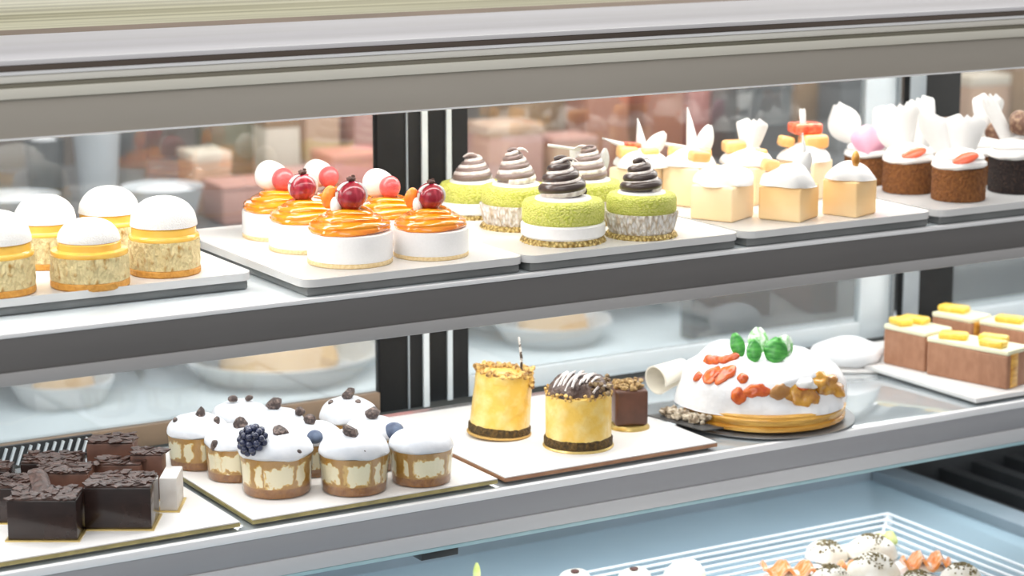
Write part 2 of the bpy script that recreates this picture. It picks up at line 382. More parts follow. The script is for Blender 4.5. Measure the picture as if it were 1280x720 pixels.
# rear sliding doors (plane Y=.27)
YB = .272
xx = lambda px: XatY(px, YB)
zb0, zb1 = zL+.0005, zh0+.028
def door(name, label, x0, x1, y, mL, wL, mR, wR, railm=None):
    railm = railm or M_brownrail
    t = thing(name, label, 'sliding door', ((x0+x1)/2, y, zb0)); c = (x0+x1)/2; H = zb1-zb0
    if wL: obj('stile', bx(x0-c, x0-c+wL, -.005, .005, 0, H, .0008), mL, t)
    if wR: obj('stile', bx(x1-c-wR, x1-c, -.005, .005, 0, H, .0008), mR, t)
    zs = zU-zb0
    obj('upper_pane', bx(x0-c+wL, x1-c-wR, -.0008, .0008, zs, H), M_glass, t)
    obj('lower_pane', bx(x0-c+wL, x1-c-wR, -.0008, .0008, .020, zs), M_glasslow, t)
    obj('bottom_rail', bx(x0-c+wL, x1-c-wR, -.005, .005, 0, .020, .0008), railm, t)
    return t, c
d1, c1 = door('sliding_door', 'left rear glass sliding door behind the cream topped cakes', X0+.03, xx(531), YB, M_dstile, .03, M_dstile, xx(531)-xx(470))
obj('stile_edge', bx(xx(524)-c1, xx(531)-c1, -.0075, -.005, 0, zb1-zb0), M_alu, d1)
obj('stile_edge', bx(xx(505)-c1, xx(507)-c1, -.0065, -.005, 0, zb1-zb0), M_gstile, d1)
gx0, gx1 = XatY(-60, .266, 560)-c1, XatY(115, .266, 560)-c1
g = obj('vent_strip', bx(gx0, gx1, -.009, -.005, .002, .020), M_slat, d1)
bm = bmesh.new()
for k in range(17):
    x = gx0+.004+k*(gx1-gx0-.008)/16; box(.0018, .003, .017, 0, 1, (x, -.0105, .0025), bm, Matrix.Rotation(.35, 3, 'Y'))
obj('vent_fins', bm, M_alu, g)
d2, c2 = door('sliding_door', 'middle rear glass sliding door behind the green cakes', xx(532), xx(1126), YB+.012, M_dstile, xx(590)-xx(532), M_alu, xx(1126)-xx(1083), M_alu)
obj('stile_edge', bx(xx(562)-c2, xx(568)-c2, -.0075, -.005, 0, zb1-zb0), M_alu, d2)
obj('stile_edge', bx(xx(1119)-c2, xx(1122)-c2, -.0075, -.005, 0, zb1-zb0), M_gstile, d2)
d3, c3 = door('sliding_door', 'right rear glass sliding door behind the chocolate cakes', xx(1127), X1-.03, YB+.0, M_dstile, xx(1190)-xx(1127), M_dstile, .03, M_alu)
obj('stile_edge', bx(xx(1127)-c3, xx(1146)-c3, -.0065, -.005, 0, zb1-zb0), M_gstile, d3)

# ------------------------------------------------------------------ trays
def tray(label, x0, x1, y0, y1, rz=0, group='white trays on the upper shelf', inset=.008):
    cx, cy = (x0+x1)/2, (y0+y1)/2; w, d = x1-x0, y1-y0
    t = thing('serving_tray', label, 'tray', (cx, cy, zU+.0002), rz, group)
    b = bmesh.new(); bmesh.ops.create_cube(b, size=1)
    for v in b.verts: v.co = Vector((v.co.x*w, v.co.y*d, v.co.z*.0042+.0099))
    ve = [e for e in b.edges if abs(e.verts[0].co.z-e.verts[1].co.z) > .001]
    bmesh.ops.bevel(b, geom=ve, offset=.012, segments=5, affect='EDGES', profile=.5)
    topf = max(b.faces, key=lambda f: f.calc_center_median().z)
    bmesh.ops.inset_region(b, faces=[topf], thickness=.006); bmesh.ops.translate(b, vec=(0,0,.0022), verts=list({v for e in b.edges for v in e.verts if v.co.z > .0119 and v not in topf.verts}))
    obj('tray_top', b, M_tray, t)
    obj('tray_underside', box(w-.008, d-.007, .0079, .002), M_pan, t)
    return t
zTop = zU+.0122
tray('white tray carrying the cream topped custard cakes', -.46, P(321,345,zUt).x, .045, .255)
tray('white tray carrying the orange glazed cakes', P(378,354,zUt).x, P(668,326,zUt).x-.002, -.008, .255)
tray('white tray carrying the green pistachio cakes', P(672,328,zUt).x, P(948,298,zUt).x-.004, -.010, .255)
tray('white tray carrying the peach mousse cubes', P(948,298,zUt).x, P(1198,270,zUt).x-.012, -.010, .255)
tray('white tray carrying the chocolate cakes', P(1198,270,zUt).x-.006, .78, -.010, .255)
def board(label, x0, x1, y0, y1, th, edge, rz=0, z=None, group='white cake boards on the lower shelf'):
    t = thing('cake_board', label, 'cake board', ((x0+x1)/2, (y0+y1)/2, (z or zL)+.0002), rz, group)
    w, d = x1-x0, y1-y0
    obj('board_edge', box(w, d, th-.0042, .0006, off=(0,0,.003)), edge, t); obj('board_base', box(w-.012, d-.012, .003), M_pan, t); obj('board_top', box(w-.0006, d-.0006, .0012, .0004, off=(0,0,th-.0012)), M_board, t)
    return t
board('white board with dark gilt edge under the chocolate slabs', -.50, P(299,651,zLt).x, -.004, P(222,605,zLt).y+.01, .0075, M_boardedge)
bgx = P(318,651,zLt).x
board('white board with thin gold edge under the glass cup cheesecakes', bgx, P(629,599,zLt).x-.003, -.004, .225, .0075, M_boardedge)
board('white card with brown edge under the mango cakes', P(631,597,zLt).x, P(898,553,zLt).x, -.004, .225, .0075, M_card)
board('white board at right under the layered mousse slices', P(1240,505,zLt).x, .80, -.004, .24, .0075, M_tray)

# ------------------------------------------------------------------ cream puffs
def cream_puff(px, py, w, label, v=0):
    c, r, s = place(px, py, w, zTop); t = thing('cream_puff_cake', label, 'cake', c, FACE, 'custard cakes with white domes'); k = (r, r, r)
    q = [(.20, .98, 1.34, .90, .93, .80), (.20, .82, 1.16, .80, .79, .56)][v]
    b0, b1, d0, rr, dr, dh = q
    part(('cpb',v), 'pastry_base', lambda: lathe([(0,0),(.96,0),(1,.04),(1,b0-.03),(.97,b0),(0,b0)]), M_pastry, t, sc=k)
    def body():
        n = 14; pr = [(0,b0)] + [(.985, b0+(b1-b0)*i/n) for i in range(n+1)] + [(0,b1)]
        return lathe(pr, 72, lambda a, R, z: (R*(1+.030*nz((math.cos(a)*2, math.sin(a)*2, z*.9), 5, v)+.012*nz((math.cos(a)*3, math.sin(a)*3, z*2), 11, 3)), z))
    part(('cpc',v), 'crumb_body', body, crumb_m, t, sc=k)
    part(('cpr',v), 'custard_ring', lambda: lathe([(0,b1),(.97,b1),(.985,b1+.05),(.96,b1+.12),(rr+.01,b1+.15),(rr,b1+.19),(rr,d0-.03),(rr-.03,d0),(0,d0)]), M_custard, t, sc=k)
    part(('cpd',v), 'cream_dome', lambda: lathe([(0,d0-.005)]+[(dr*math.cos(a*PI/2)**.82, d0+.01+dh*math.sin(a*PI/2)) for a in [i/14 for i in range(15)]][:-1]+[(0,d0+.01+dh)], 56,
         lambda a, R, z: (R*(1+.02*nz((math.cos(a), math.sin(a), z*2), 3, v)), z)), M_sugar, t, sc=k)
    return t
crumb_m = mat('yellow_crumb_unit', (.97,.80,.42), (.62,.33,.07), 5.5, .6, bump=.7, stretch=(1,1,.5), lo=.56, hi=.70, detail=6, bdist=.05)
M_sugar = mat('icing_sugar_unit', (.90,.89,.87), (.80,.78,.75), 22, .9, bump=.35, bscale=30, lo=.3, hi=.75, bdist=.03)
M_pastry = mat('baked_pastry_unit', (.72,.36,.07), (.60,.27,.04), 6, .5, bump=.3, bdist=.02)
M_custard = mat('golden_custard_unit', (.90,.55,.10), (.86,.48,.07), 2, .25, coat=.4)
cream_puff(199.5, 349, 91, 'custard cake with white dome nearest the right corner of its tray')
cream_puff(104, 366, 100, 'shorter custard cake with small white dome, front middle of its tray', 1)
cream_puff(-14, 375, 98, 'custard cake with white dome, cut by the left edge of the photo', 0)
cream_puff(50, 339, 84, 'custard cake with large white dome, back left of its tray')
cream_puff(131, 326, 82, 'custard cake with tallest white dome, back centre of its tray')

# ------------------------------------------------------------------ orange cakes
def orange_cake(px, py, w, label, fruit, side, dx=0, sl=True):
    c, r, s = place(px, py, w, zTop); t = thing('orange_glazed_cake', label, 'cake', c, FACE, 'orange glazed cakes'); k = (r, r, r)
    part('ocb', 'sponge_base', lambda: lathe([(0,0),(.98,0),(1,.02),(1,.09),(.98,.11),(0,.11)], 64), mat('pale_sponge_unit', (.86,.68,.40), (.74,.54,.27), 14, .7), t, sc=k)
    part('ocm', 'mousse_body', lambda: lathe([(0,.11),(.985,.11),(1,.15),(1,.68),(.985,.73),(.95,.75),(0,.75)], 64), M_mousse, t, sc=k)
    def gl():
        pr = [(0,.74),(.90,.74),(.955,.78),(.965,.83),(.93,.88)]
        for i in range(3):
            R = .95-.20*i; z = .86+.135*i
            pr += [(R-.015, z+.02), (R-.01, z+.07), (R-.05, z+.115), (R-.12, z+.135), (R-.17, z+.138)]
        pr += [(.24,1.285),(0,1.295)]
        return lathe(pr, 72, lambda a, R, z: (R*(1+.035*math.sin(a*2+z*7)+.03*nz((math.cos(a)*2,math.sin(a)*2,z*4),1.6,2)), z+.03*math.sin(a*2+z*4)*min(1,R*2)))
    part('ocg', 'orange_glaze', gl, glz, t, sc=k)
    fx, fy, fz = dx*s/r, -.10, 1.28
    if fruit == 'red':
        f = obj('red_fruit', blob(.37,.35,.36, sub=4), grp, t, (fx*r, fy*r, (fz+.30)*r), (.1,.1,.3), k)
        obj('fruit_stem', crumbs(9, lambda q: (q.uniform(-.09,.09), q.uniform(-.09,.09), .36+q.uniform(0,.07)), .04, .07, 3), M_stem, f)
        for sg in (-1, 1):
            b = bmesh.new(); pts = [(.35*math.cos(a)*sg*.97, -.10, .355*math.sin(a)) for a in [(-.5+1.75*i/10) for i in range(11)]]
            tube(pts, [.012+.045*math.sin(PI*i/10) for i in range(11)], 8, b); obj('sugar_frosting', b, M_pet, f)
    else:
        f = obj('pink_fruit', blob(.30,.28,.32, sub=4), M_pinkfruit, t, (fx*r, fy*r, (fz+.27)*r), (.1,.1,.3), k)
        for q in ((-.34,.22,.10),):
            obj('cream_tuft', blob(.44,.28,.42,.10,2.0,4,4), M_white, t, ((fx+q[0])*r, (fy+q[1])*r, (fz+.24+q[2])*r), (0,0,0), k)
    if sl:
        def slc(): return blob(.19,.11,.27,.12,4,6,4)
        part('ocs', 'orange_slice', slc, org, t, loc=((fx-.50)*r, (fy+.04)*r, (fz+.25)*r), rot=(0,.25,.3), sc=k)
        part('ocf', 'cream_tuft', lambda: blob(.17,.2,.26,.1,3,9), M_white, t, loc=((fx-.34)*r, (fy-.10)*r, (fz+.08)*r), sc=(r*.8,)*3)
    return t
glz = mat('orange_glaze_unit', (.93,.35,.006), (.84,.21,.004), 2.2, .13, stretch=(.7,.7,3), coat=.9, lo=.35, hi=.65)
grp = mat('red_fruit_unit', (.27,.006,.022), (.50,.05,.08), 7, .22, stretch=(1,1,.10), coat=.6, lo=.45, hi=.72)
org = mat('orange_fruit_unit', (.93,.32,.03), (.80,.20,.02), 5, .25, coat=.5)
orange_cake(434, 337, 109, 'orange glazed cake with red fruit, nearest the front of its tray', 'red', 1, 2)
orange_cake(537, 327, 96, 'orange glazed cake with red fruit, right front of its tray', 'red', 1, 0)
orange_cake(381, 319, 100, 'orange glazed cake with red fruit, just behind and left of the nearest one', 'red', 0, -6, False)
orange_cake(345, 303, 94, 'orange glazed cake with pink fruit, leftmost on its tray', 'pink', 0, 6, False)
orange_cake(484, 309, 90, 'orange glazed cake with pink fruit between white tufts, behind the front pair', 'pink', 0, 2, False)
orange_cake(425, 293, 86, 'orange glazed cake half hidden in the middle of its tray', 'pink', 0, -16, False)

# ------------------------------------------------------------------ green cakes
grn = mat('pistachio_knit_unit', (.80,.80,.24), (.60,.64,.09), 17, .6, bump=.45, kind='voronoi', lo=.15, hi=.75, stretch=(1,1,1.4), bdist=.05)
dly = mat('gold_doily_unit', (.90,.72,.30), (.35,.22,.05), 12, .35, metal=.4, bump=.5, kind='voronoi', lo=.2, hi=.7, bdist=.03)
ppr = mat('pleated_paper_unit', (.92,.89,.84), (.60,.48,.34), 9, .7, kind='voronoi', bump=.5, lo=.35, hi=.85, stretch=(1.3,1.3,.6), bdist=.04)
marb = mat('marbled_cream_unit', (.80,.76,.73), (.50,.43,.40), 6, .35, stretch=(1,1,.5))
def swirl(t, r, base, h, R0, pale, seed=0, hook=1):
    # soft chocolate swirl: dark ribbon and pale ribbon wound together
    turns = 3.3; N = 110
    for nm, ph, m, rad in (('chocolate_ribbon', 0, M_choc if not pale else mat('mocha_cream', (.16,.11,.10), (.24,.18,.165), 60, .35), .105), ('cream_ribbon', PI, marb, .10)):
        pts = []; rd = []
        for i in range(N):
            u = i/(N-1); a = u*turns*2*PI+ph+seed; R = R0*.86*(1-.80*u**1.45)+.02
            pts.append((R*math.cos(a)+.10*hook*u*u, R*math.sin(a), base+.06+u*h)); rd.append(rad*(1-.5*u)*(.9 if pale else (1.15 if ph == 0 else .72))*R0/.42)
        tp = pts[-1]
        for j in range(1, 6): pts.append((tp[0]-.075*hook*j, tp[1]-.02*j, tp[2]+.05*j-.011*j*j)); rd.append(rd[N-1]*(1.1-j/5.6))
        part(('sw', nm, base, h, R0, pale, seed, hook), nm, lambda: tube(pts, rd, 10), m, t, sc=(r,r,r))
    part(('swc', base, h, R0), 'swirl_core', lambda: lathe([(0,base),(R0*.84,base),(R0*.80,base+h*.3),(R0*.5,base+h*.7),(.05,base+h),(0,base+h)], 24), M_choc if not pale else marb, t, sc=(r,r,r))
def green_cake(px, py, w, label, kind, pale, seed, h=.80, stick=False, hook=1):
    c, r, s = place(px, py, w, zTop); t = thing('pistachio_cake', label, 'cake', c, FACE, 'green pistachio cakes'); k = (r,r,r)
    part('gcd', 'gold_doily', lambda: lathe([(0,0),(.985,0),(.99,.015),(.96,.09),(.92,.13),(0,.13)], 96, lambda a, R, z: (R*(1+(.02*math.sin(a*32) if R > .98 else 0)), z)), dly, t, sc=k)
    if kind == 'band':
        part('gcb', 'white_band', lambda: lathe([(0,.13),(.93,.13),(.98,.18),(.98,.42),(.94,.46),(0,.46)], 56), M_mousse, t, sc=k); g0 = .46; g1 = .98
    else:
        part('gcp', 'paper_cup', lambda: lathe([(0,.10),(.84,.10),(.92,.3),(.99,.66),(.98,.68),(0,.68)], 144, lambda a, R, z: (R*(1+.022*math.sin(a*36)), z)), ppr, t, sc=k); g0 = .68; g1 = 1.18
    part(('gcg', kind), 'green_ring', lambda: lathe([(0,g0),(.92,g0),(.955,g0+.05),(.955,g1-.12),(.90,g1-.03),(.80,g1),(0,g1)], 72), grn, t, sc=k)
    part(('gct', kind), 'cream_top', lambda: lathe([(0,g1),(.66,g1),(.64,g1+.04),(.5,g1+.075),(0,g1+.08)], 40), M_white, t, sc=k)
    swirl(t, r, g1+.06, h*.92, .52, pale, seed, hook)
    if stick:
        obj('white_chocolate_stick', petal(.10, .95, 'bar', .02, .03), M_pet, t, (-.18*r, -.05*r, (g1+.85)*r), (0, -1.42, .1), k)
        obj('white_chocolate_petal', petal(.34, .75, 'bar', .05, .03), M_pet, t, (-.30*r, .12*r, (g1+.10)*r), (0, -.05, .1), k)
        obj('white_chocolate_petal', petal(.30, .72, 'oval', .05, .03), M_pet, t, (.45*r, .15*r, (g1+.15)*r), (0, .1, .1), k)
    return t
green_cake(705, 310, 110, 'green cake on gold doily with dark swirl, nearest the tray front', 'band', False, .4, .84, hook=-1)
green_cake(804, 302, 93, 'green cake in pleated white paper cup with dark swirl', 'cup', False, 2.1, .82, hook=-.6)
green_cake(645, 291, 92, 'green cake with tall pale grey swirl, left of the front one', 'cup', True, 1.2, .88, hook=-.8)
green_cake(590, 276, 88, 'green cake with short pale swirl, furthest left on its tray', 'band', True, 3.0, .66, hook=.9)
green_cake(735, 284, 90, 'green cake with swirl and flat white chocolate stick, at the back', 'cup', True, 4.4, .85, True)

# ------------------------------------------------------------------ peach cubes
pk_ = mat('peach_mousse', (.93,.58,.24), (.92,.68,.38), 8, .4, stretch=(1,1,1.5), lo=.4, hi=.6)
pk2 = mat('peach_mousse_pale', (.91,.74,.50), (.90,.66,.38), 8, .4, lo=.4, hi=.6)
def peach_cube(px, py, apx, beta, label, hpx, tops, m=None, creamh=.30, jelly=False):
    p = P(px, py, zTop); s = depth(p)/F; a = apx*s; b = math.radians(beta); h = hpx*s
    off = Vector((a/2*math.cos(b)-a/2*math.sin(b), -a/2*math.sin(b)-a/2*math.cos(b)))   # front corner in local frame
    c = p - (Rt*off.x + Hd*off.y)
    t = thing('peach_mousse_cube', label, 'cake', c, FACE, 'peach mousse cubes')
    obj('mousse_block', box(a, a, h, a*.05, 3), m or pk_, t, rot=(0,0,-b))
    cr = obj('cream_topping', blob(a*.62, a*.60, a*(creamh+.06), .30, 45, px, 4, flat=True), M_white, t, (0,0,h+a*.02), (0,0,-b))
    for q in tops:
        kd, dx, dz, w, hh, tilt = q[:6]; y = q[6] if len(q) > 6 else 0
        x = dx*s; z = dz*s
        if kd == 'p': obj('peach_piece', box(w*s, w*s*.8, hh*s, min(w,hh)*s*.3, 3), M_peach, t, (x, y*s, z), (0, tilt, .3))
        elif kd == 'r': obj('red_fruit_piece', box(w*s, w*s*.8, hh*s, hh*s*.3, 3), M_straw, t, (x, y*s, z), (0, tilt, .3))
        elif kd == 'j': obj('caramel_drop', blob(w*s/2, w*s/2, hh*s/2, .1, 60, 1), M_caram, t, (x, y*s, z+hh*s/2))
        else:
            shp = {'s':'spike','o':'oval','f':'frill','b':'bar'}[kd]
            obj('white_chocolate_petal', petal(w*s, hh*s, shp, .12, .0011, .05 if kd == 'f' else 0), M_pet, t, (x, y*s, z), (0, tilt, 0))
    return t
peach_cube(915, 279, 60, 33, 'pale cream and peach cube nearest the left corner of its tray', 44, [('p',-30,70,26,14,.1,10)], pk2)
peach_cube(1000, 279, 58, 31, 'peach mousse cube at the middle of the front row', 43, [('p',-25,58,22,16,.2,8),('o',8,52,24,36,.5,0),('s',22,55,14,52,-.1,4)], pk_, .36)
peach_cube(1070, 273, 50, 39, 'peach mousse cube with caramel drop, right end of front row', 45, [('j',5,60,10,22,0,-10)], pk_, .34)
peach_cube(806, 261, 54, 35, 'white topped peach cube with star of petals, furthest left', 48, [('p',-15,58,26,16,.1),('p',14,60,22,12,-.1,-4),('s',6,62,18,46,-.15,4),('s',4,66,14,52,-1.25,4),('o',8,60,22,40,.7,-4),('r',-8,72,20,6,.1,6)], pk2)
peach_cube(873, 261, 54, 35, 'white topped peach cube with two tall pointed petals', 50, [('p',-18,58,24,16,.1),('p',14,58,20,14,0,-6),('s',4,60,20,62,-.15,4),('s',0,66,13,48,-1.3,4),('o',10,58,22,44,.3,-2)], pk2)
peach_cube(944, 258, 52, 35, 'white topped peach cube with one round frilled petal', 48, [('p',-18,62,28,16,0,4),('f',2,64,44,40,.1,-2),('p',14,56,18,12,0,-4)], pk2)
peach_cube(1016, 252, 52, 35, 'white topped peach cube with fruit pieces, right of back row', 48, [('p',10,62,34,18,0,2),('r',0,80,38,14,0,8),('p',-26,64,20,14,.2,-2),('b',-2,60,9,52,-.05,-4)], pk2)

# ------------------------------------------------------------------ chocolate cakes (upper right)
ccu = mat('cocoa_crumb_unit', (.42,.155,.035), (.20,.065,.015), 9, .9, bump=.8, lo=.4, hi=.72, bdist=.06)
dcu = mat('dark_cocoa_unit', (.035,.016,.012), (.13,.065,.045), 12, .7, bump=1, lo=.5, hi=.72, bdist=.08)
def choc_cake(px, py, w, label, m, straw, extras, seed, hh=1.2):
    c, r, s = place(px, py, w, zTop); t = thing('chocolate_cake', label, 'cake', c, FACE, 'small round chocolate cakes'); k = (r,r,r)
    n = 12
    part(('chb', m.name, hh), 'sponge_body', lambda: lathe([(0,0),(.94,0)]+[(1.0, .03+(hh-.06)*i/n) for i in range(n+1)]+[(.94,hh),(0,hh)], 64,
         lambda a, R, z: (R*(1+.02*nz((math.cos(a)*3, math.sin(a)*3, z*3), 4)+.012*nz((math.cos(a)*3, math.sin(a)*3, z*3), 13)), z)), m, t, sc=k)
    def cr():
        pr = [(0,hh),(.93,hh),(1.02,hh+.10),(1.0,hh+.22),(.88,hh+.32),(.92,hh+.40),(.84,hh+.52),(.6,hh+.62),(.3,hh+.68),(0,hh+.7)]
        return lathe(pr, 48, lambda a, R, z: (R*(1+.05*nz((math.cos(a), math.sin(a), z), 3, 2)), z+.05*math.sin(a*2+z*3)*R))
    part(('chc', hh), 'cream_topping', cr, M_white, t, sc=k)
    if straw: obj('strawberry_slice', blob(.50,.12,.24,.08,5,1), M_straw, t, (.04*r, -.86*r, (hh+.44)*r), (-.75,-.30,.0), k)
    for q in extras:
        kd, dx, dz, wd, ht, tilt = q[:6]; y = q[6] if len(q) > 6 else .1
        if kd == 'n': obj('chocolate_nut_ball', blob(wd*s/2, wd*s/2, ht*s/2, .25, 90, dx, 3), dcb, t, (dx*s, y*r, dz*s))
        elif kd == 'pk': obj('pink_chocolate_petal', petal(wd*s, ht*s, 'oval', .15, .0011), M_petp, t, (dx*s, y*r, dz*s), (0, tilt, 0))
        else: obj('white_chocolate_petal', petal(wd*s, ht*s, {'o':'oval','f':'frill','b':'bar','s':'spike'}[kd], .12, .0011, .05), M_pet, t, (dx*s, y*r, dz*s), (0, tilt, 0))
    return t
dcb = mat('nutty_chocolate', (.13,.06,.035), (.32,.20,.12), 160, .6, bump=.8, lo=.45, hi=.65)
choc_cake(1140, 244, 64, 'brown cocoa cake with red berry slice and white fan, left of the pair', ccu, True, [('f',-6,48,58,60,-.1,.15),('f',12,50,44,46,.4,.25),('o',-16,52,34,46,-.25,.3)], 1)
choc_cake(1204, 254, 68, 'brown cocoa cake with red berry slice, nearest the tray front', ccu, True, [('f',4,48,60,56,.1,.15),('f',-12,50,44,50,-.35,.3),('o',-16,72,32,46,-.75,.4)], 2)
choc_cake(1278, 244, 72, 'dark cocoa cake with white cream cut by the right edge', dcu, False, [('b',-10,62,20,62,-.5,.1),('n',4,86,34,32,0,-.1)], 3)
choc_cake(1088, 233, 58, 'chocolate cake with pink petal standing behind the peach cubes', ccu, False, [('o',-20,52,42,50,-.40,.0),('f',16,50,40,44,.3,.5),('pk',-4,40,46,36,.1,-1.04),('n',24,56,18,18,0,-.3)], 4)
choc_cake(1172, 229, 58, 'chocolate cake with nut balls, behind the front brown pair', ccu, False, [('n',-20,64,20,24,0,-.2),('n',12,66,24,26,0,.2),('f',-6,52,46,50,-.3,.4)], 5)
choc_cake(1240, 232, 60, 'chocolate cake with white fan and nut balls, back right of tray', ccu, False, [('n',-26,66,22,22,0,-.3),('n',8,62,26,28,0,.1),('f',-2,56,44,52,.1,.4)], 6)

# ------------------------------------------------------------------ chocolate slabs
zBt = zL+.0077
def slab(pxl, pxr, pyf, hpx, dep, label, m=M_brown, shav=True, peak=False, rz=0, seed=0, frontY=None):
    pl, pr = P(pxl, pyf, zBt), P(pxr, pyf, zBt); s = depth((pl+pr)/2)/F
    w = (pxr-pxl)*s; h = hpx*s
    c = (pl+pr)/2 + Hd*(dep/2)
    t = thing('chocolate_slab', label, 'cake', c, FACE+rz, 'dark chocolate slab cakes')
    b = box(w, dep, h, .0012, 2)
    obj('chocolate_block', b, m, t)
    obj('gold_card', box(w+.004, dep+.003, .0012), M_goldcard, t, (0,0,-.0000))
    if shav:
        obj('top_glaze', box(w*.98, dep*.98, .002, .0008, off=(0,0,h-.0006)), M_shav, t)
        o = obj('chocolate_shavings', curls(int(34*w*dep/.0009), lambda q: (q.uniform(-w*.46, w*.46), q.uniform(-dep*.46, dep*.46), h+.001+q.uniform(0,.0012)),   .005, .0125, seed), M_shav, t); o['kind'] = 'stuff'
    if peak:
        obj('chocolate_shard', petal(w*.34, .034, 'bar', .1, .0015), M_shav, t, (w*.02, -dep*.05, h-.0015), (-1.0, .2, .5))
    return t
slab(10, 97, 677, 53, .034, 'dark chocolate slab with leaning shard, front left of the board', peak=True, seed=1)
slab(106, 190, 663, 55, .040, 'dark glossy chocolate slab, front right of the board', seed=2)
slab(-52, 38, 655, 46, .034, 'dark chocolate slab cut by the left edge, front row', seed=3)
slab(44, 112, 643, 52, .030, 'dark chocolate slab in the second row behind the shard', M_brownr, seed=4)
slab(120, 178, 630, 50, .020, 'dark chocolate slab in the second row, hidden behind the front right one', M_brownr, seed=5)
slab(27, 100, 622, 44, .030, 'dark chocolate slab in the third row, left', seed=6)
slab(110, 168, 613, 60, .026, 'tallest dark chocolate slab at the back of the pile', M_brownr, seed=7)
slab(164, 204, 626, 58, .022, 'reddish brown chocolate slab at the right of the pile', M_brownr, seed=8)
slab(-30, 12, 628, 40, .026, 'dark chocolate slab in the back row by the left edge', seed=9)
w1 = slab(200, 222, 640, 44, .036, 'white sided chocolate slab at the right end of the pile', mat('white_slab_side', (.72,.69,.66), (.60,.55,.50), 50, .3, bump=.2), False)  # mottled pale tone over the whole block

# ------------------------------------------------------------------ cheesecakes in glass cups
bis = mat('biscuit_base_fine', (.42,.18,.035), (.27,.10,.02), 260, .55, bump=.6)
def cheesecake(px, py, w, label, extras, dome=.54, seed=0):
    c, r, s = place(px, py, w, zBt); t = thing('glass_cup_cheesecake', label, 'dessert', c, FACE, 'cheesecakes in clear cups'); R0 = .0265; f = r/R0; k = (f,f,f); q = R0
    sc = lambda pr: [(a*q, b*q) for a, b in pr]
    rot = (0,0,seed*1.3)
    part('kcb', 'biscuit_base', lambda: lathe(sc([(0,0.02),(.86,0.02),(.89,.05),(.905,.30),(0,.30)]), 48, lambda a, R, z: (R, z+(.0012*nz((math.cos(a), math.sin(a), 0), 4) if z > .004 else 0))), bis, t, sc=k, rot=rot)
    part('kcf', 'cheesecake_filling', lambda: lathe(sc([(0,.28)]+[(.905+.06*i/10, .28+.80*i/10) for i in range(11)]+[(0,1.08)]), 64), drip_mat(), t, sc=k, rot=rot)
    part('kcg', 'glass_cup', lambda: lathe(sc([(0,0),(.90,0),(.93,.06),(1.0,1.14),(1.015,1.16),(1.0,1.165),(.985,1.14),(.915,.06),(0,.015)]), 56), M_cup, t, sc=k)
    def dm():
        pr = [(0,1.08),(.96,1.08)]+[(1.0*math.cos(a)**.75, 1.13+dome*math.sin(a)) for a in [PI/2*i/14 for i in range(14)]]+[(0,1.13+dome)]
        return lathe(sc(pr), 56, lambda a, R, z: (R*(1+.05*nz((math.cos(a)*1.3, math.sin(a)*1.3, z/q), 1.6, seed)), z+q*.05*nz((math.cos(a)*R/q, math.sin(a)*R/q, z/q), 2.2, seed)))
    obj('cream_dome', dm(), crm, t, sc=k)
    for e in extras:
        kd, dx, dz, d, y = e
        if kd == 'c': obj('chocolate_chunk', blob(d*s*.62, d*s*.62, d*s*.42, .45, 160, dx+seed, 2), cnk, t, (dx*s, y*r, (dz-14)*s), (.3*seed, .2, seed))
        elif kd == 'u': obj('blueberry', blob(d*s/2, d*s/2, d*s/2*.9, .03, 90, 1, 3), M_blueb, t, (dx*s, y*r, (dz-9)*s))
        else:
            b = bmesh.new(); rr = d*s/2
            for i in range(46):
                zz = 1-2*(i+.5)/46; ph = i*2.39996; ro = math.sqrt(1-zz*zz)
                blob(rr*.25, rr*.25, rr*.25, sub=2, off=(ro*math.cos(ph)*rr*.82, ro*math.sin(ph)*rr*.82, zz*rr*1.0), bm=b)
            blob(rr*.8, rr*.8, rr*.95, sub=2, bm=b)
            obj('blackberry', b, M_black, t, (dx*s, y*r, (dz-4)*s), (.5,.4,0))
    return t
crm = mat('bluish_white_cream', (.80,.81,.84), (.64,.67,.72), 50, .4, bump=.3, bscale=70, bdist=.003)
cnk = mat('dark_chunk', (.05,.032,.028), (.26,.19,.16), 300, .5, bump=.5, lo=.45, hi=.7)
cheesecake(341.5, 627, 94, 'cup cheesecake with a blackberry, nearest the board corner', [('b',-26,78,38,-.62),('c',6,92,18,-.1),('c',30,74,8,-.6)], seed=1)
cheesecake(440, 624, 90, 'cup cheesecake with one chocolate chunk, middle of the front row', [('c',-4,90,19,-.2),('c',16,70,12,-.75),('c',-34,72,7,-.4)], seed=2)
cheesecake(525, 612, 82, 'cup cheesecake with smooth flat cream top, right end of front row', [('c',8,70,12,.0)], .52, seed=3)
cheesecake(291, 606, 79, 'cup cheesecake with one chunk, second from the left', [('c',6,82,16,-.1),('c',-22,62,13,-.7)], seed=4)
cheesecake(243, 591, 78, 'cup cheesecake furthest left on its board', [('c',4,80,15,0),('c',26,74,9,-.3),('c',-26,74,7,-.3)], seed=5)
cheesecake(388, 599, 76, 'cup cheesecake with a blueberry, between the front two', [('c',-2,82,13,-.2),('u',6,62,20,-.85)], seed=6)
cheesecake(341, 582, 76, 'cup cheesecake with raised chunk, middle of the second row', [('c',0,84,17,0),('c',32,76,11,-.2)], seed=7)
cheesecake(434, 572, 75, 'tallest looking cup cheesecake at the very back', [('c',0,86,16,0),('c',12,78,9,-.3),('c',-22,78,7,-.3)], .66, seed=8)
cheesecake(466, 593, 76, 'cup cheesecake with a blueberry on its right, back row', [('c',-1,84,16,-.1),('u',26,60,26,-.55)], seed=9)
cheesecake(297, 571, 74, 'cup cheesecake mostly hidden at back left', [('c',-8,80,10,-.1),('c',12,80,8,0)], seed=10)

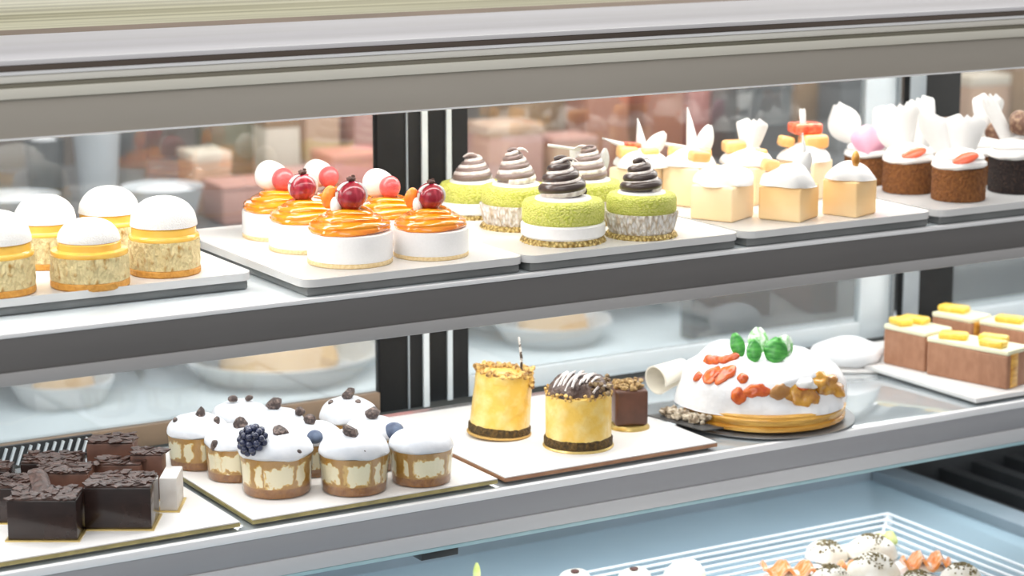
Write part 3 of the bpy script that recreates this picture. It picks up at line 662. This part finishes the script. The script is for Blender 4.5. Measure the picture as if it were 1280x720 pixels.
# ------------------------------------------------------------------ mango cakes
def mango(px, py, w, label, hh, tilt, kind, seed):
    c, r, s = place(px, py, w, zBt); t = thing('mango_mousse_cake', label, 'cake', c, FACE, 'yellow mango mousse cakes'); k = (r,r,r)
    obj('gold_card', lathe([(0,0),(1.02,0),(1.03,.03),(1.0,.07),(0,.07)], 48), M_goldcard if kind else M_gcrumb, t, sc=k, rot=(0,tilt*.6,0), loc=(0,0,abs(tilt)*r*.62))
    g = r*.0+abs(tilt)*r*.62
    obj('dark_sponge_band', lathe([(0,.07),(.98,.07),(.99,.10),(.985,.28),(.95,.34),(0,.34)], 48, lambda a, R, z: (R*(1+.03*nz((math.cos(a), math.sin(a), z), 9)), z)), sdk, t, sc=k, rot=(0,tilt,0), loc=(0,0,g))
    n = 10
    obj('mousse_body', lathe([(0,.25),(.92,.25)]+[(.955-.06*i/n*(0 if kind else 1), .27+(hh-.27)*i/n) for i in range(n+1)]+[(.80,hh+.02),(0,hh+.02)], 56, lambda a, R, z: (R*(1+.015*nz((math.cos(a), math.sin(a), z), 3, seed)), z)), mgo, t, sc=k, rot=(0,tilt,0), loc=(0,0,g))
    if kind == 0:
        f = lambda q: (lambda a, R: (R*math.cos(a), R*math.sin(a), hh+.02+q.uniform(0,.16)*(.6+.4*math.cos(a*2))))(q.uniform(0,2*PI), .93*math.sqrt(q.uniform(.25,1)))
        o = obj('golden_crumbs', crumbs(210, f, .05, .10, seed), M_gcrumb_u, t, sc=k, rot=(0,tilt,0), loc=(0,0,g)); o['kind'] = 'stuff'
        obj('chocolate_pick', tube([(.55,-.1,hh-.1),(.50,-.1,hh+.5),(.36,-.1,hh+1.18)], [.035,.045,.035], 8), pkm, t, sc=k, rot=(0,tilt,0), loc=(0,0,g))
        obj('white_chocolate_shard', petal(.2,.35,'spike',.1,.03), M_pet, t, sc=k, rot=(0,2.3,0), loc=(.9*r,-.1*r,(hh+.05)*r))
        o = obj('golden_crumbs', crumbs(26, lambda q: (.86+q.uniform(-.08,.06), -.25+q.uniform(-.2,.2), hh-.3+q.uniform(-.05,.3)), .05, .09, 5), M_gcrumb_u, t, sc=k, rot=(0,tilt,0), loc=(0,0,g)); o['kind'] = 'stuff'
    else:
        obj('chocolate_cream_top', blob(.90,.86,.56,.22,2.4,4,4,flat=True), chc, t, (0,0,hh*r), (0,0,.3), k)
        b = bmesh.new()
        rr2 = random.Random(5)
        for i in range(13):
            x = -.80+i*.10; y0 = -.80+rr2.uniform(0,.35); ln = rr2.uniform(.5,.9); sk = rr2.uniform(.25,.55)
            q = [(x+sk*v, y0+ln*v) for v in [j/8 for j in range(9)]]
            pts = [(u, w_, hh+.02+.575*math.sqrt(max(.02, 1-(u/.92)**2-(w_/.90)**2))) for u, w_ in q if (u/.92)**2+(w_/.90)**2 < .97]
            if len(pts) > 2: tube(pts, [rr2.uniform(.02,.05) for _ in pts], 6, b)
        obj('white_drizzle', b, M_chocw, t, sc=k)
        f = lambda q: (lambda a: (.92*math.cos(a)+q.uniform(-.05,.05), .92*math.sin(a)+q.uniform(-.05,.05), hh+q.uniform(-.03,.12)))(q.uniform(0,2*PI))
        o = obj('golden_crumbs', crumbs(120, f, .035, .07, seed), M_gcrumb_u, t, sc=k); o['kind'] = 'stuff'
        f2 = lambda q: (q.uniform(.25,.9), q.uniform(-.7,.5), hh+.12+q.uniform(0,.3))
        o = obj('nut_crumbs', crumbs(60, f2, .05, .09, 9), nutu, t, sc=k); o['kind'] = 'stuff'
    return t
mgo = mat('mango_mousse_unit', (.88,.57,.11), (.92,.70,.27), 2.2, .28, bump=.15, coat=.3, lo=.42, hi=.68, bdist=.04)
sdk = mat('dark_band_unit', (.05,.03,.01), (.16,.09,.02), 9, .8, bump=.5, bdist=.05)
M_gcrumb_u = mat('golden_crumbs_unit', (.80,.52,.16), (.25,.12,.03), 5, .5, lo=.42, hi=.62)
nutu = mat('nut_crumbs_unit', (.35,.25,.12), (.15,.09,.05), 5, .6)
chc = mat('chocolate_cream_unit', (.07,.04,.032), (.22,.15,.12), 5, .35, lo=.45, hi=.7, bump=.3, bdist=.04)
pkm = mat('striped_pick', (.08,.055,.04), (.75,.72,.68), 4, .4, stretch=(1,1,1.5), lo=.5, hi=.55)
mango(623.5, 553, 80, 'leaning yellow mango cake with crumb top and thin pick', 1.98, .085, 0, 3)
mango(724, 568, 88, 'yellow mango cake with drizzled chocolate cream top', 1.56, 0, 1, 4)
# chocolate cube behind
p = P(787, 538, zBt); s = depth(p)/F
t = thing('chocolate_nut_cake', 'small brown chocolate cake behind the drizzled mango cake', 'cake', p+Hd*.012, FACE)
obj('chocolate_block', box(42*s, .026, 46*s, .003, 3), M_brownr, t, (0,0,.004), (0,0,.15))
o = obj('nut_crumbs', crumbs(70, lambda q: (q.uniform(-.014,.012), q.uniform(-.012,.012), 48*s+.003+q.uniform(0,.005)), .0015, .0032, 4), M_nut, t); o['kind'] = 'stuff'
obj('gold_card', lathe([(0,0),(.019,0),(.019,.0015),(.017,.004),(0,.004)], 32), M_goldcard, t)

# ------------------------------------------------------------------ meringue tart
ct, rt, st = place(966, 545, 208, zL+.003)
pl = thing('silver_cake_plate', 'round silver plate under the meringue tart', 'plate', (ct.x, ct.y, zL+.0002), FACE)
obj('plate_disc', lathe([(0,0),(rt*1.00,0),(rt*1.12,.0022),(rt*1.12,.003),(rt*1.0,.0024),(0,.0024)], 64), M_silver, pl)
def wedge():
    b = bmesh.new(); pts = [(-1.47,-.30),(-.85,-1.02),(-.58,-.90),(-.82,-.68),(-.97,-.42),(-1.06,-.05)]
    lo_v = [b.verts.new((x*rt, y*rt, .0078)) for x, y in pts]; hi_v = [b.verts.new((x*rt, y*rt, .0088)) for x, y in pts]
    b.faces.new(lo_v[::-1]); b.faces.new(hi_v)
    for i in range(6): j = (i+1)%6; b.faces.new((lo_v[i], lo_v[j], hi_v[j], hi_v[i]))
    return b
obj('plate_tab', wedge(), mat('dark_grey_card', (.05,.05,.05), (.08,.08,.08), 40, .4), pl)
tt = thing('meringue_tart', 'white meringue tart with orange fruit and green leaves on a silver plate', 'tart', (ct.x, ct.y, zL+.0046), FACE)
obj('tart_crust', lathe([(0,0),(.95,0),(1.0,.02),(1.0,.06),(.975,.075),(1.0,.10),(1.01,.16),(.985,.175),(.99,.20),(.95,.215),(0,.215)], 96, lambda a, R, z: (R*(1+.006*math.sin(a*46)), z)), mat('tart_crust_unit', (.88,.52,.11), (.62,.28,.03), 4, .35, stretch=(.5,.5,5), bump=.3, coat=.4, bdist=.03), tt, sc=(rt,)*3)
def mer():
    b = bmesh.new(); bmesh.ops.create_icosphere(b, subdivisions=5, radius=1)
    for v in b.verts:
        x, y, z = v.co
        sx = math.copysign(abs(x)**.82, x); sz = math.copysign(abs(z)**.72, z)
        top = .665+.10*math.exp(-((x+.38)/.22)**2)-.05*math.exp(-((x-.1)/.25)**2)
        k = 1+.06*nz((x,y,z), 2.0, 3)+.012*nz((x,y,z), 5.5, 8)
        # swept folds toward the left
        k += .025*math.sin(z*9+x*4)*max(0,-x)
        v.co = Vector((sx*1.06*k-.04, y*.92*k, .19+(sz*top*k if z > 0 else z*.05)))
        # hollow on the right front where the fruit shows
        d = math.hypot((v.co.x-.48)/.52, (v.co.z-.42)/.19)
        if v.co.y < -.2 and d < 1: v.co.y += .16*(1-d*d)
    return b
meru = mat('meringue_unit', (.90,.90,.91), (.83,.84,.86), 3, .3, bump=.12, bscale=3, bdist=.05)
mobj = obj('meringue', mer(), meru, tt, sc=(rt,)*3)
from mathutils.bvhtree import BVHTree
_me = mobj.data; BV = BVHTree.FromPolygons([v.co.copy() for v in _me.vertices], [tuple(p.vertices) for p in _me.polygons])
RZ = Matrix.Rotation(FACE, 3, 'Z')
def onsurf(px, py):
    # point and normal on the meringue, in the tart's own frame
    o = RZ.transposed() @ (CAM-Vector((ct.x, ct.y, zL+.0046)))/rt; d = RZ.transposed() @ ray(px, py).normalized()
    h = BV.ray_cast(o, d); return (h[0]*rt, h[1]) if h[0] else (None, None)
def piece(name, px, py, w, h, tilt, m, _y, seed, th=.0034):
    w *= 1.25; h *= 1.2
    p, nn = onsurf(px, py)
    if p is None: return
    o = obj(name, blob(w*st/2, th, h*st/2, .40, 150, seed, 4), m, tt, p)
    q = nn.to_track_quat('-Y', 'Z'); o.rotation_euler = (q.to_matrix() @ Matrix.Rotation(tilt, 3, 'Y')).to_euler(); return o
piece('orange_piece', 891, 450, 30, 13, -.35, M_orange, 0, 1)
piece('orange_piece', 911, 448, 24, 11, -.6, M_orange, 0, 2)
piece('orange_piece', 892, 468, 22, 24, .5, M_orange, 0, 3)
piece('orange_piece', 907, 467, 17, 28, .5, M_orange, 0, 4)
piece('orange_piece', 872, 471, 9, 14, .3, M_orange, 0, 5)
piece('orange_piece', 928, 473, 12, 13, .2, M_orange, 0, 6)
piece('orange_piece', 923, 495, 15, 18, -.4, M_orange, 0, 7)
piece('orange_piece', 944, 489, 26, 15, -.1, M_orange, 0, 8)
piece('caramel_piece', 975, 491, 22, 22, .3, mat('brown_caramel', (.55,.27,.08), (.40,.18,.05), 60, .3, coat=.6), 0, 9)
piece('caramel_piece', 999, 494, 38, 26, .2, M_caram, 0, 10, .006)
piece('caramel_piece', 1030, 479, 36, 24, .25, M_caram, 0, 11, .006)
piece('caramel_piece', 1044, 487, 24, 20, .8, M_caram, 0, 12, .006)
piece('white_cream_piece', 1008, 479, 22, 12, .2, M_white, 0, 13, .008)
piece('orange_piece', 1002, 484, 13, 7, .2, M_orange, 0, 14, .009)
def leafm(px, py, w, h, tilt, m, dp):
    p, nn = onsurf(px, py)
    if p is None: return
    obj('mint_leaf', petal(w*st, h*st, 'oval', .2, .0016), m, tt, p+Vector((0, dp*rt, -.001)), (-.12, tilt, 0))
leafm(926, 446, 19, 32, -.25, M_leaf, 0)
leafm(948, 443, 27, 34, .05, M_leafs, .06)
leafm(943, 453, 20, 30, 0, M_leaf, 0)
leafm(967, 454, 31, 34, .22, M_leaf, 0)
leafm(972, 450, 28, 34, .5, M_leafs, .05)
def curl():
    b = bmesh.new(); n = 26; g = []
    for j in range(8):
        v = j/7; row = []
        for i in range(n):
            a = -2.4+5.6*i/(n-1); R = (1-.10*i/n)*(1-.25*v)
            row.append(b.verts.new((v*2.6, R*math.cos(a), R*math.sin(a))))
        g.append(row)
    for j in range(7):
        for i in range(n-1): b.faces.new((g[j][i], g[j][i+1], g[j+1][i+1], g[j+1][i]))
    b.normal_update(); bmesh.ops.solidify(b, geom=list(b.faces), thickness=.09); return b
yc = .05*rt; xc = (826-966)*st; zc_ = (540-470)*st*1.02-(yc+rt)*math.tan(math.radians(14.5))
obj('white_chocolate_curl', curl(), mat('cream_chocolate_curl', (.84,.80,.70), (.78,.73,.62), 30, .45), tt, (xc, yc, zc_), (.3, -.12, .75), (20*st,)*3, label='rolled white chocolate curl on the left')
o = obj('nut_crumbs', crumbs(110, lambda q: (lambda u: (rt*(-1.22+.42*u)+q.uniform(-.008,.006), rt*(-.32-.42*u)+q.uniform(-.006,.007), q.uniform(.005,.011)))(q.uniform(0,1)), .0018, .0040, 6), M_nutw if 'M_nutw' in globals() else mat('pale_nut_crumbs', (.75,.66,.52), (.22,.16,.10), 160, .7, lo=.42, hi=.58), tt); o['kind'] = 'stuff'
# white frosted roll behind tart, running to the slices
pw = P(1068, 486, zL); sw = depth(pw)/F
fr = thing('frosted_roll', 'white frosted roll behind the right side of the tart', 'cake', (pw.x+.05, pw.y+.075, zL+.0002), FACE)
obj('roll_body', blob(48*sw, .028, 20*sw, .10, 60, 3, 4, off=(0,0,20*sw)), M_mer, fr)
obj('roll_board', box(112*sw, .052, .003, .001), M_board, fr)

# ------------------------------------------------------------------ layered mousse slices
def slice_cake(px0, py0, px1, py1, hpx, w, label, tops):
    a = P(px0, py0, zBt); b = P(px1, py1, zBt); d = (b-a); Lh = d.length; s = depth((a+b)/2)/F; ang = math.atan2(d.y, d.x); h = hpx*s
    t = thing('layered_mousse_slice', label, 'cake', a, ang, 'layered chocolate mousse slices')
    obj('mousse_layer', box(Lh, w, h*.92, .0025, 3, off=(Lh/2, w/2, 0)), M_mchoc, t)
    obj('lemon_cream_layer', box(Lh*1.005, w*1.005, h*.13, .0015, 3, off=(Lh/2, w/2, h*.91)), M_lemon, t)
    obj('wafer_end', box(.0015, w*.30, h*.9, .0005, off=(Lh+.0002, w*.30, .001)), M_crust, t)
    for (u, v, sx, sy, rz) in tops:
        obj('yellow_fruit_slice', box(sx*1.2, sy*1.2, .0075, .0030, 3, off=(0,0,0)), M_banana, t, (u*Lh, v*w, h*1.04-.0005), (0,0,rz))
    return t
slice_cake(1103, 454, 1155, 466, 49, .042, 'layered chocolate mousse slice with yellow fruit, left end of its board', [(.30,.70,.024,.014,.2),(.25,.25,.020,.014,-.3)] )
slice_cake(1157, 468, 1258, 488, 47, .040, 'longest layered chocolate mousse slice, nearest the board front', [(.25,.30,.024,.014,.4),(.75,.25,.022,.013,.1),(.62,.75,.024,.013,.2)])
slice_cake(1222, 447, 1310, 463, 47, .040, 'layered mousse slice cut by the right edge of the photo', [(.35,.3,.024,.014,.2),(.8,.5,.02,.014,.3)])
slice_cake(1163, 437, 1212, 447, 47, .036, 'layered mousse slice behind the longest one, with yellow fruit', [(.3,.5,.026,.015,.2)])

# ------------------------------------------------------------------ lower well: wire rack and savoury bites
ry1 = P(1110, 642, zD+.012).y; rx1 = P(1110, 642, zD+.012).x; rx0 = -.10; ry0 = -.27
rack = thing('wire_rack', 'white wire rack holding savoury bites in the lower well', 'rack', ((rx0+rx1)/2, (ry0+ry1)/2, zD), 0)
cx, cy = (rx0+rx1)/2, (ry0+ry1)/2
for i in range(7):
    d = i*.0155; z = .012; b = bmesh.new(); hx, hy = (rx1-rx0)/2-d, (ry1-ry0)/2-d
    pts = [(-hx,-hy,z),(hx,-hy,z),(hx,hy,z),(-hx,hy,z)]
    for j in range(4): tube([pts[j], pts[(j+1)%4]], .0014, 8, b)
    obj('wire_loop', b, M_wire, rack)
hx, hy = (rx1-rx0)/2, (ry1-ry0)/2
for q in ((-1,-1),(1,-1),(1,1),(-1,1)):
    obj('rack_foot', bx(q[0]*hx-.003, q[0]*hx+.003, q[1]*hy-.003, q[1]*hy+.003, 0, .012), M_wire, rack)
    obj('corner_wire', tube([(q[0]*hx, q[1]*hy, .010), (q[0]*(hx-.11), q[1]*(hy-.11), .010)], .0014, 6), M_wire, rack)
lx = P(1010, 700, zD+.016)
pp = tag(obj('parchment_sheet', bx(rx0+.11, rx1-.10, ry0+.10, ry1-.10, zD+.0142, zD+.0152), M_parch), 'white paper sheet under the savoury bites', 'paper')
zP = zD+.0154
def bite(px, py, w, label, kind, sd):
    c, r, s = place(px, py+0, w, zP); t = thing('savoury_bite', label, 'savoury bite', c, FACE, 'savoury bites on the paper')
    obj('cream_mound', blob(r, r*.95, r*.72, .14, 70, sd, 4, flat=True, off=(0,0,r*.1)), M_bread, t)
    if kind == 'seed':
        f = lambda q: (lambda a, e: (r*.92*math.cos(e)*math.cos(a), r*.9*math.cos(e)*math.sin(a), r*.1+r*.76*math.sin(e)))(q.uniform(0, 2*PI), q.uniform(.55, 1.5))
        o = obj('seeds', crumbs(110, f, .0007, .0015, sd), M_seed, t); o['kind'] = 'stuff'
    elif kind == 'spot': obj('dark_garnish', blob(r*.28, r*.24, r*.12, .3, 200, sd, 2), M_stem, t, (-.05*r, -.3*r, r*.82))
    return t
bite(720, 735, 42, 'white cream bite with dark garnish, leftmost visible', 'spot', 1)
bite(794, 732, 42, 'white cream bite with dark garnish, second from left', 'spot', 2)
bite(858, 733, 58, 'large plain white cream bite left of the orange pieces', 'plain', 3)
bite(1036, 707, 54, 'seeded white bite at the back left of the cluster', 'seed', 4)
bite(1094, 706, 66, 'seeded white bite at the back right of the cluster', 'seed', 5)
bite(1096, 730, 66, 'seeded white bite in the middle of the cluster', 'seed', 6)
bite(1042, 736, 52, 'seeded white bite at the front left of the cluster', 'seed', 7)
bite(1206, 733, 50, 'seeded white bite at the right end of the cluster', 'seed', 8)
bite(1150, 741, 48, 'seeded white bite at the bottom edge of the photo', 'seed', 9)
def salmon(px, py, w, h, label, sd):
    p = P(px, py, zP); s = depth(p)/F; t = thing('salmon_fold', label, 'salmon slice', p, FACE, 'folded salmon slices')
    b = bmesh.new()
    g = []; n = 18
    for j in range(5):
        g.append([b.verts.new(((i/(n-1)-.5)*w*s, (j/4-.5)*w*s*.5, .004+h*s*(.45+.4*math.sin(i*.9+sd+j*.4))*(1-.3*abs(j/2-1)))) for i in range(n)])
    for j in range(4):
        for i in range(n-1): b.faces.new((g[j][i], g[j][i+1], g[j+1][i+1], g[j+1][i]))
    b.normal_update(); bmesh.ops.solidify(b, geom=list(b.faces), thickness=.003)
    obj('salmon_slice', b, M_salmon, t)
    obj('bread_base', blob(w*s*.40, w*s*.22, h*s*.35, .1, 60, sd, 3, flat=True, off=(0,0,.001)), M_bread, t)
salmon(988, 722, 70, 22, 'orange salmon fold at the left of the seeded cluster', 1)
salmon(1158, 713, 58, 26, 'orange salmon fold at the right of the seeded cluster', 2)
salmon(1060, 714, 30, 12, 'small orange salmon fold between the seeded bites', 3)
ph = P(1112, 682, zP); sh = depth(ph)/F
t = thing('herb_sprig', 'pale yellow green garnish behind the seeded bites', 'garnish', ph, FACE)
obj('herb_leaf', petal(20*sh, 20*sh, 'oval', .4, .001), M_herb, t, (0,0,.001), (-.5,.5,0)); obj('herb_leaf', petal(16*sh, 18*sh, 'oval', .4, .001), M_herb, t, (-.006,0,.001), (-.5,-.6,0))
ph = P(596, 731, zP)
t = thing('herb_sprig', 'upright green leaf at the bottom edge, left of the bites', 'garnish', ph, FACE)
obj('herb_leaf', petal(9*sh, 26*sh, 'oval', .15, .001), M_leaf if 0 else M_herb, t); obj('herb_stem', tube([(0,0,0),(0,.001,.010)], .0008, 6), M_herb, t)

# ------------------------------------------------------------------ kitchen back counter behind the case
YC = 1.15
zT1 = CZ-.585; zT2 = CZ-.79; YF = P(740, 448, CZ-.79).y
cn = thing('back_counter', 'pale two tier back counter seen blurred through the rear glass', 'counter', (1.0, 1.5, 0))
M_cnt = mat('pale_counter', (.62,.68,.70), (.54,.60,.63), 2, .35)
M_cntd = mat('grey_counter_panel', (.20,.22,.22), (.15,.17,.17), 2, .5)
L = lambda x0, x1, y0, y1, z0, z1: bx(x0-1.0, x1-1.0, y0-1.5, y1-1.5, z0, z1, .004)
obj('upper_board', L(-.9, 3.2, 1.36, 2.20, zT1-.03, zT1), mat('dark_grey_board', (.16,.165,.17), (.22,.225,.23), 3, .4), cn)
obj('lower_board', L(-.9, 3.2, YF, 2.20, zT2-.03, zT2), M_cnt, cn)
obj('back_panel', L(-.9, 3.2, 2.16, 2.19, zT2, zT1-.031), M_cnt, cn)
obj('front_panel', L(-.9, 3.2, YF+.03, YF+.07, 0, zT2-.031), M_cntd, cn)
for x in (-.86, 3.1): obj('upright', L(x, x+.04, YF+.05, 2.15, zT2, zT1-.031), M_cntd, cn)
obj('grey_end_panel', L(1.06, 3.05, YF+.02, YF+.05, zT2, zT1-.031), mat('dark_end_panel', (.045,.05,.052), (.11,.12,.12), 3, .4), cn)
def bgc(px, Y, z): d = ray(px, 300); k = (Y-CAM.y)/d.y; v = CAM+d*k; return Vector((v.x, Y, z)), (v-CAM).dot(FW)/F
def bowl(px, w, h, col, label, Y=1.2, z=None):
    Y = 1.45+(Y-1.03)*.5
    c, s = bgc(px, Y, (z or zT1)+.0005); r = w/2*s; H = h*s
    t = thing('mixing_bowl', label, 'bowl', c, 0, 'blurred bowls on the back counter')
    obj('bowl_body', lathe([(0,0),(r*.55,0),(r*.8,H*.3),(r,H*.95),(r*1.04,H),(r*.96,H*.97),(r*.75,H*.35),(0,H*.1)], 40), col, t)
    obj('bowl_filling', lathe([(0,H*.80),(r*.88,H*.80),(r*.6,H*1.0),(0,H*1.08)], 32), mat('pale_filling', (.80,.81,.82), (.7,.71,.72), 30, .6), t)
def carton(px, w, h, col, label, Y=1.2, d=.1, lid=None, rz=.1, z=None):
    Y = 1.45+(Y-1.03)*.5; d = d*.75
    c, s = bgc(px, Y, (z or zT1)+.0005)
    t = thing('carton', label, 'carton', c, FACE*.3+rz, 'blurred cartons on the back counter')
    obj('carton_box', box(w*s, d, h*s, .004), col, t)
    obj('carton_lid', box(w*s*1.03, d*1.03, h*s*.18, .003, off=(0,0,h*s*.9)), lid or col, t)
c_gw = mat('bowl_grey_white', (.62,.65,.67), (.52,.55,.57), 8, .4); c_dg = mat('bowl_dark_grey', (.13,.135,.135), (.20,.205,.205), 8, .4)
c_cr = mat('cream_carton', (.86,.76,.62), (.78,.66,.50), 12, .6); c_pk = mat('pink_carton', (.66,.38,.32), (.58,.31,.26), 9, .6); c_sa = mat('salmon_carton', (.80,.33,.28), (.72,.27,.23), 9, .6)
c_br = mat('brown_carton', (.42,.27,.14), (.34,.20,.10), 12, .6); c_tan = mat('tan_carton', (.66,.44,.30), (.58,.36,.24), 12, .6); c_bk = mat('brick_carton', (.48,.20,.12), (.40,.15,.09), 9, .6)
c_ol = mat('olive_tin', (.26,.25,.16), (.20,.19,.12), 9, .5)
bowl(20, 110, 62, c_gw, 'wide grey bowl at the far left of the back counter', 1.12)
bowl(60, 50, 100, c_dg, 'dark tall bowl behind the wide grey one', 1.5)
bowl(125, 58, 110, c_gw, 'pale grey bowl second from left on the back counter', 1.42)
bowl(205, 100, 56, c_gw, 'wide pale drum bowl before the cream carton', 1.12)
bowl(165, 54, 120, c_dg, 'dark grey bowl at the back between pale bowls', 1.6)
bowl(70, 44, 34, c_gw, 'small white bowl at the counter front', 1.03)
carton(258, 50, 70, c_tan, 'tan carton with cream lid next to the bowls', 1.40, .1, c_cr)
carton(300, 70, 46, c_pk, 'low pink carton beside the tan one', 1.18, .12)
carton(346, 46, 96, c_cr, 'cream carton behind the pink row', 1.56, .1, c_br)
carton(395, 46, 104, c_tan, 'tall tan carton at the back of the pink row', 1.6, .1, c_br)
carton(372, 70, 50, c_pk, 'pink carton in the middle of the pink row', 1.2, .12, c_pk)
carton(440, 78, 66, c_sa, 'salmon red carton by the dark door stile', 1.22, .12)
carton(466, 70, 132, c_pk, 'tall pale pink carton behind the salmon one', 1.62, .1, c_cr)
carton(290, 70, 130, c_ol, 'olive tin box at the back of the counter', 1.68, .1)
carton(630, 76, 80, c_pk, 'pink brown carton just right of the door stile', 1.25, .12, c_tan)
carton(706, 60, 62, c_tan, 'low tan carton behind the green cakes', 1.2, .1, c_pk)
carton(660, 80, 128, c_br, 'tall brown carton behind the pink brown one', 1.62, .1)
carton(745, 60, 120, c_bk, 'brick red carton behind the swirl topped cakes', 1.4, .1)
carton(815, 56, 130, c_bk, 'tall brick red carton near the centre', 1.5, .1, c_br)
carton(870, 56, 112, c_sa, 'red carton at the right of the brick ones', 1.6, .1)
carton(935, 80, 96, c_dg, 'dark grey carton behind the peach cubes', 1.4, .12)
carton(1010, 76, 110, c_br, 'brown carton left of the pale door frame', 1.6, .1)
carton(1052, 50, 90, c_dg, 'narrow dark carton next to the pale door frame', 1.4, .1)
carton(1215, 60, 76, c_tan, 'tan carton behind the right door', 1.4, .1, c_cr)
carton(1270, 70, 88, c_br, 'brown carton at the far right', 1.5, .1, c_tan)
# platter on the lower tier
def platter(px, Y, w, label):
    c, s = bgc(px, Y, zT2+.0005); r = w/2*s
    t = thing('serving_platter', label, 'platter', c, 0, 'blurred platters on the lower tier')
    obj('platter_dish', lathe([(0,0),(r*.8,0),(r,.03),(r*1.02,.034),(r*.97,.034),(r*.78,.008),(0,.008)], 48), M_tray, t)
    obj('bread_loaf', blob(r*.62, r*.5, .065, .1, 8, px, 4, flat=True, off=(0,0,.012)), mat('tan_loaf', (.72,.50,.27), (.62,.40,.20), 12, .6), t)
platter(345, YF+.16, 250, 'white oval platter with tan loaf left of the door stile')
platter(690, YF+.14, 150, 'white platter with tan loaf right of the door stile')
platter(70, YF+.16, 130, 'white platter at the far left of the lower tier')

# ------------------------------------------------------------------ lights
w = bpy.data.worlds.new('World'); bpy.context.scene.world = w; w.use_nodes = True
n = w.node_tree.nodes; L2 = w.node_tree.links; bg = n['Background']
tc = n.new('ShaderNodeTexCoord'); sx = n.new('ShaderNodeSeparateXYZ'); L2.new(tc.outputs['Generated'], sx.inputs[0])
mr = n.new('ShaderNodeMapRange'); mr.inputs['From Min'].default_value = -.6; mr.inputs['From Max'].default_value = .9; L2.new(sx.outputs['Z'], mr.inputs['Value'])
rp = n.new('ShaderNodeValToRGB'); rp.color_ramp.elements[0].color = (.30,.30,.31,1); rp.color_ramp.elements[1].color = (1,1,1,1)
L2.new(mr.outputs[0], rp.inputs['Fac']); L2.new(rp.outputs['Color'], bg.inputs['Color']); bg.inputs['Strength'].default_value = .72
light_area('header_led', (.25, .135, zh0+.027), (0,0,0), 2.6, .05, 4.0, (1,.985,.95))
light_area('header_front_led', (.25, .02, zh0-.001), (math.radians(12),0,0), 2.6, .012, 1.4, (1,.98,.95))
light_area('shelf_led', (.25, .055, zU-.012), (math.radians(-6),0,0), 2.6, .05, 2.8, (1,.99,.97))
light_area('shelf_rear_led', (.25, .20, zU-.012), (0,0,0), 2.6, .05, 2.4, (1,.99,.97))
light_area('well_led', (.25, .10, zL-.030), (0,0,0), 2.6, .10, 4.0, (.95,.98,1))
light_area('counter_fill', (.6, 1.10, zT1+.5), (0,0,0), 3.0, .3, 9, (.97,.99,1))  # unseen fill light added to brighten the back counter
light_area('shop_window', (-2.2, -2.6, 2.6), (math.radians(52), 0, math.radians(-38)), 2.4, 1.6, 34, (1,.99,.97))
light_area('kitchen_ceiling', (1.2, 1.3, 2.4), (0,0,0), 3.0, 1.2, 28, (1,.97,.93))

# ------------------------------------------------------------------ camera
cam = bpy.data.cameras.new('Camera'); co = bpy.data.objects.new('Camera', cam); COL.objects.link(co)
cam.sensor_width = 36; cam.lens = 36*F/1280
co.matrix_world = Matrix((( Rt.x, UP.x, -FW.x, CAM.x), (Rt.y, UP.y, -FW.y, CAM.y), (Rt.z, UP.z, -FW.z, CAM.z), (0,0,0,1)))
cam.dof.use_dof = True; cam.dof.focus_distance = 1.88; cam.dof.aperture_fstop = 7.0; cam.clip_start = .05
sc = bpy.context.scene; sc.camera = co
sc.view_settings.view_transform = 'Standard'; sc.view_settings.look = 'None'; sc.view_settings.exposure = 0; sc.view_settings.gamma = 1
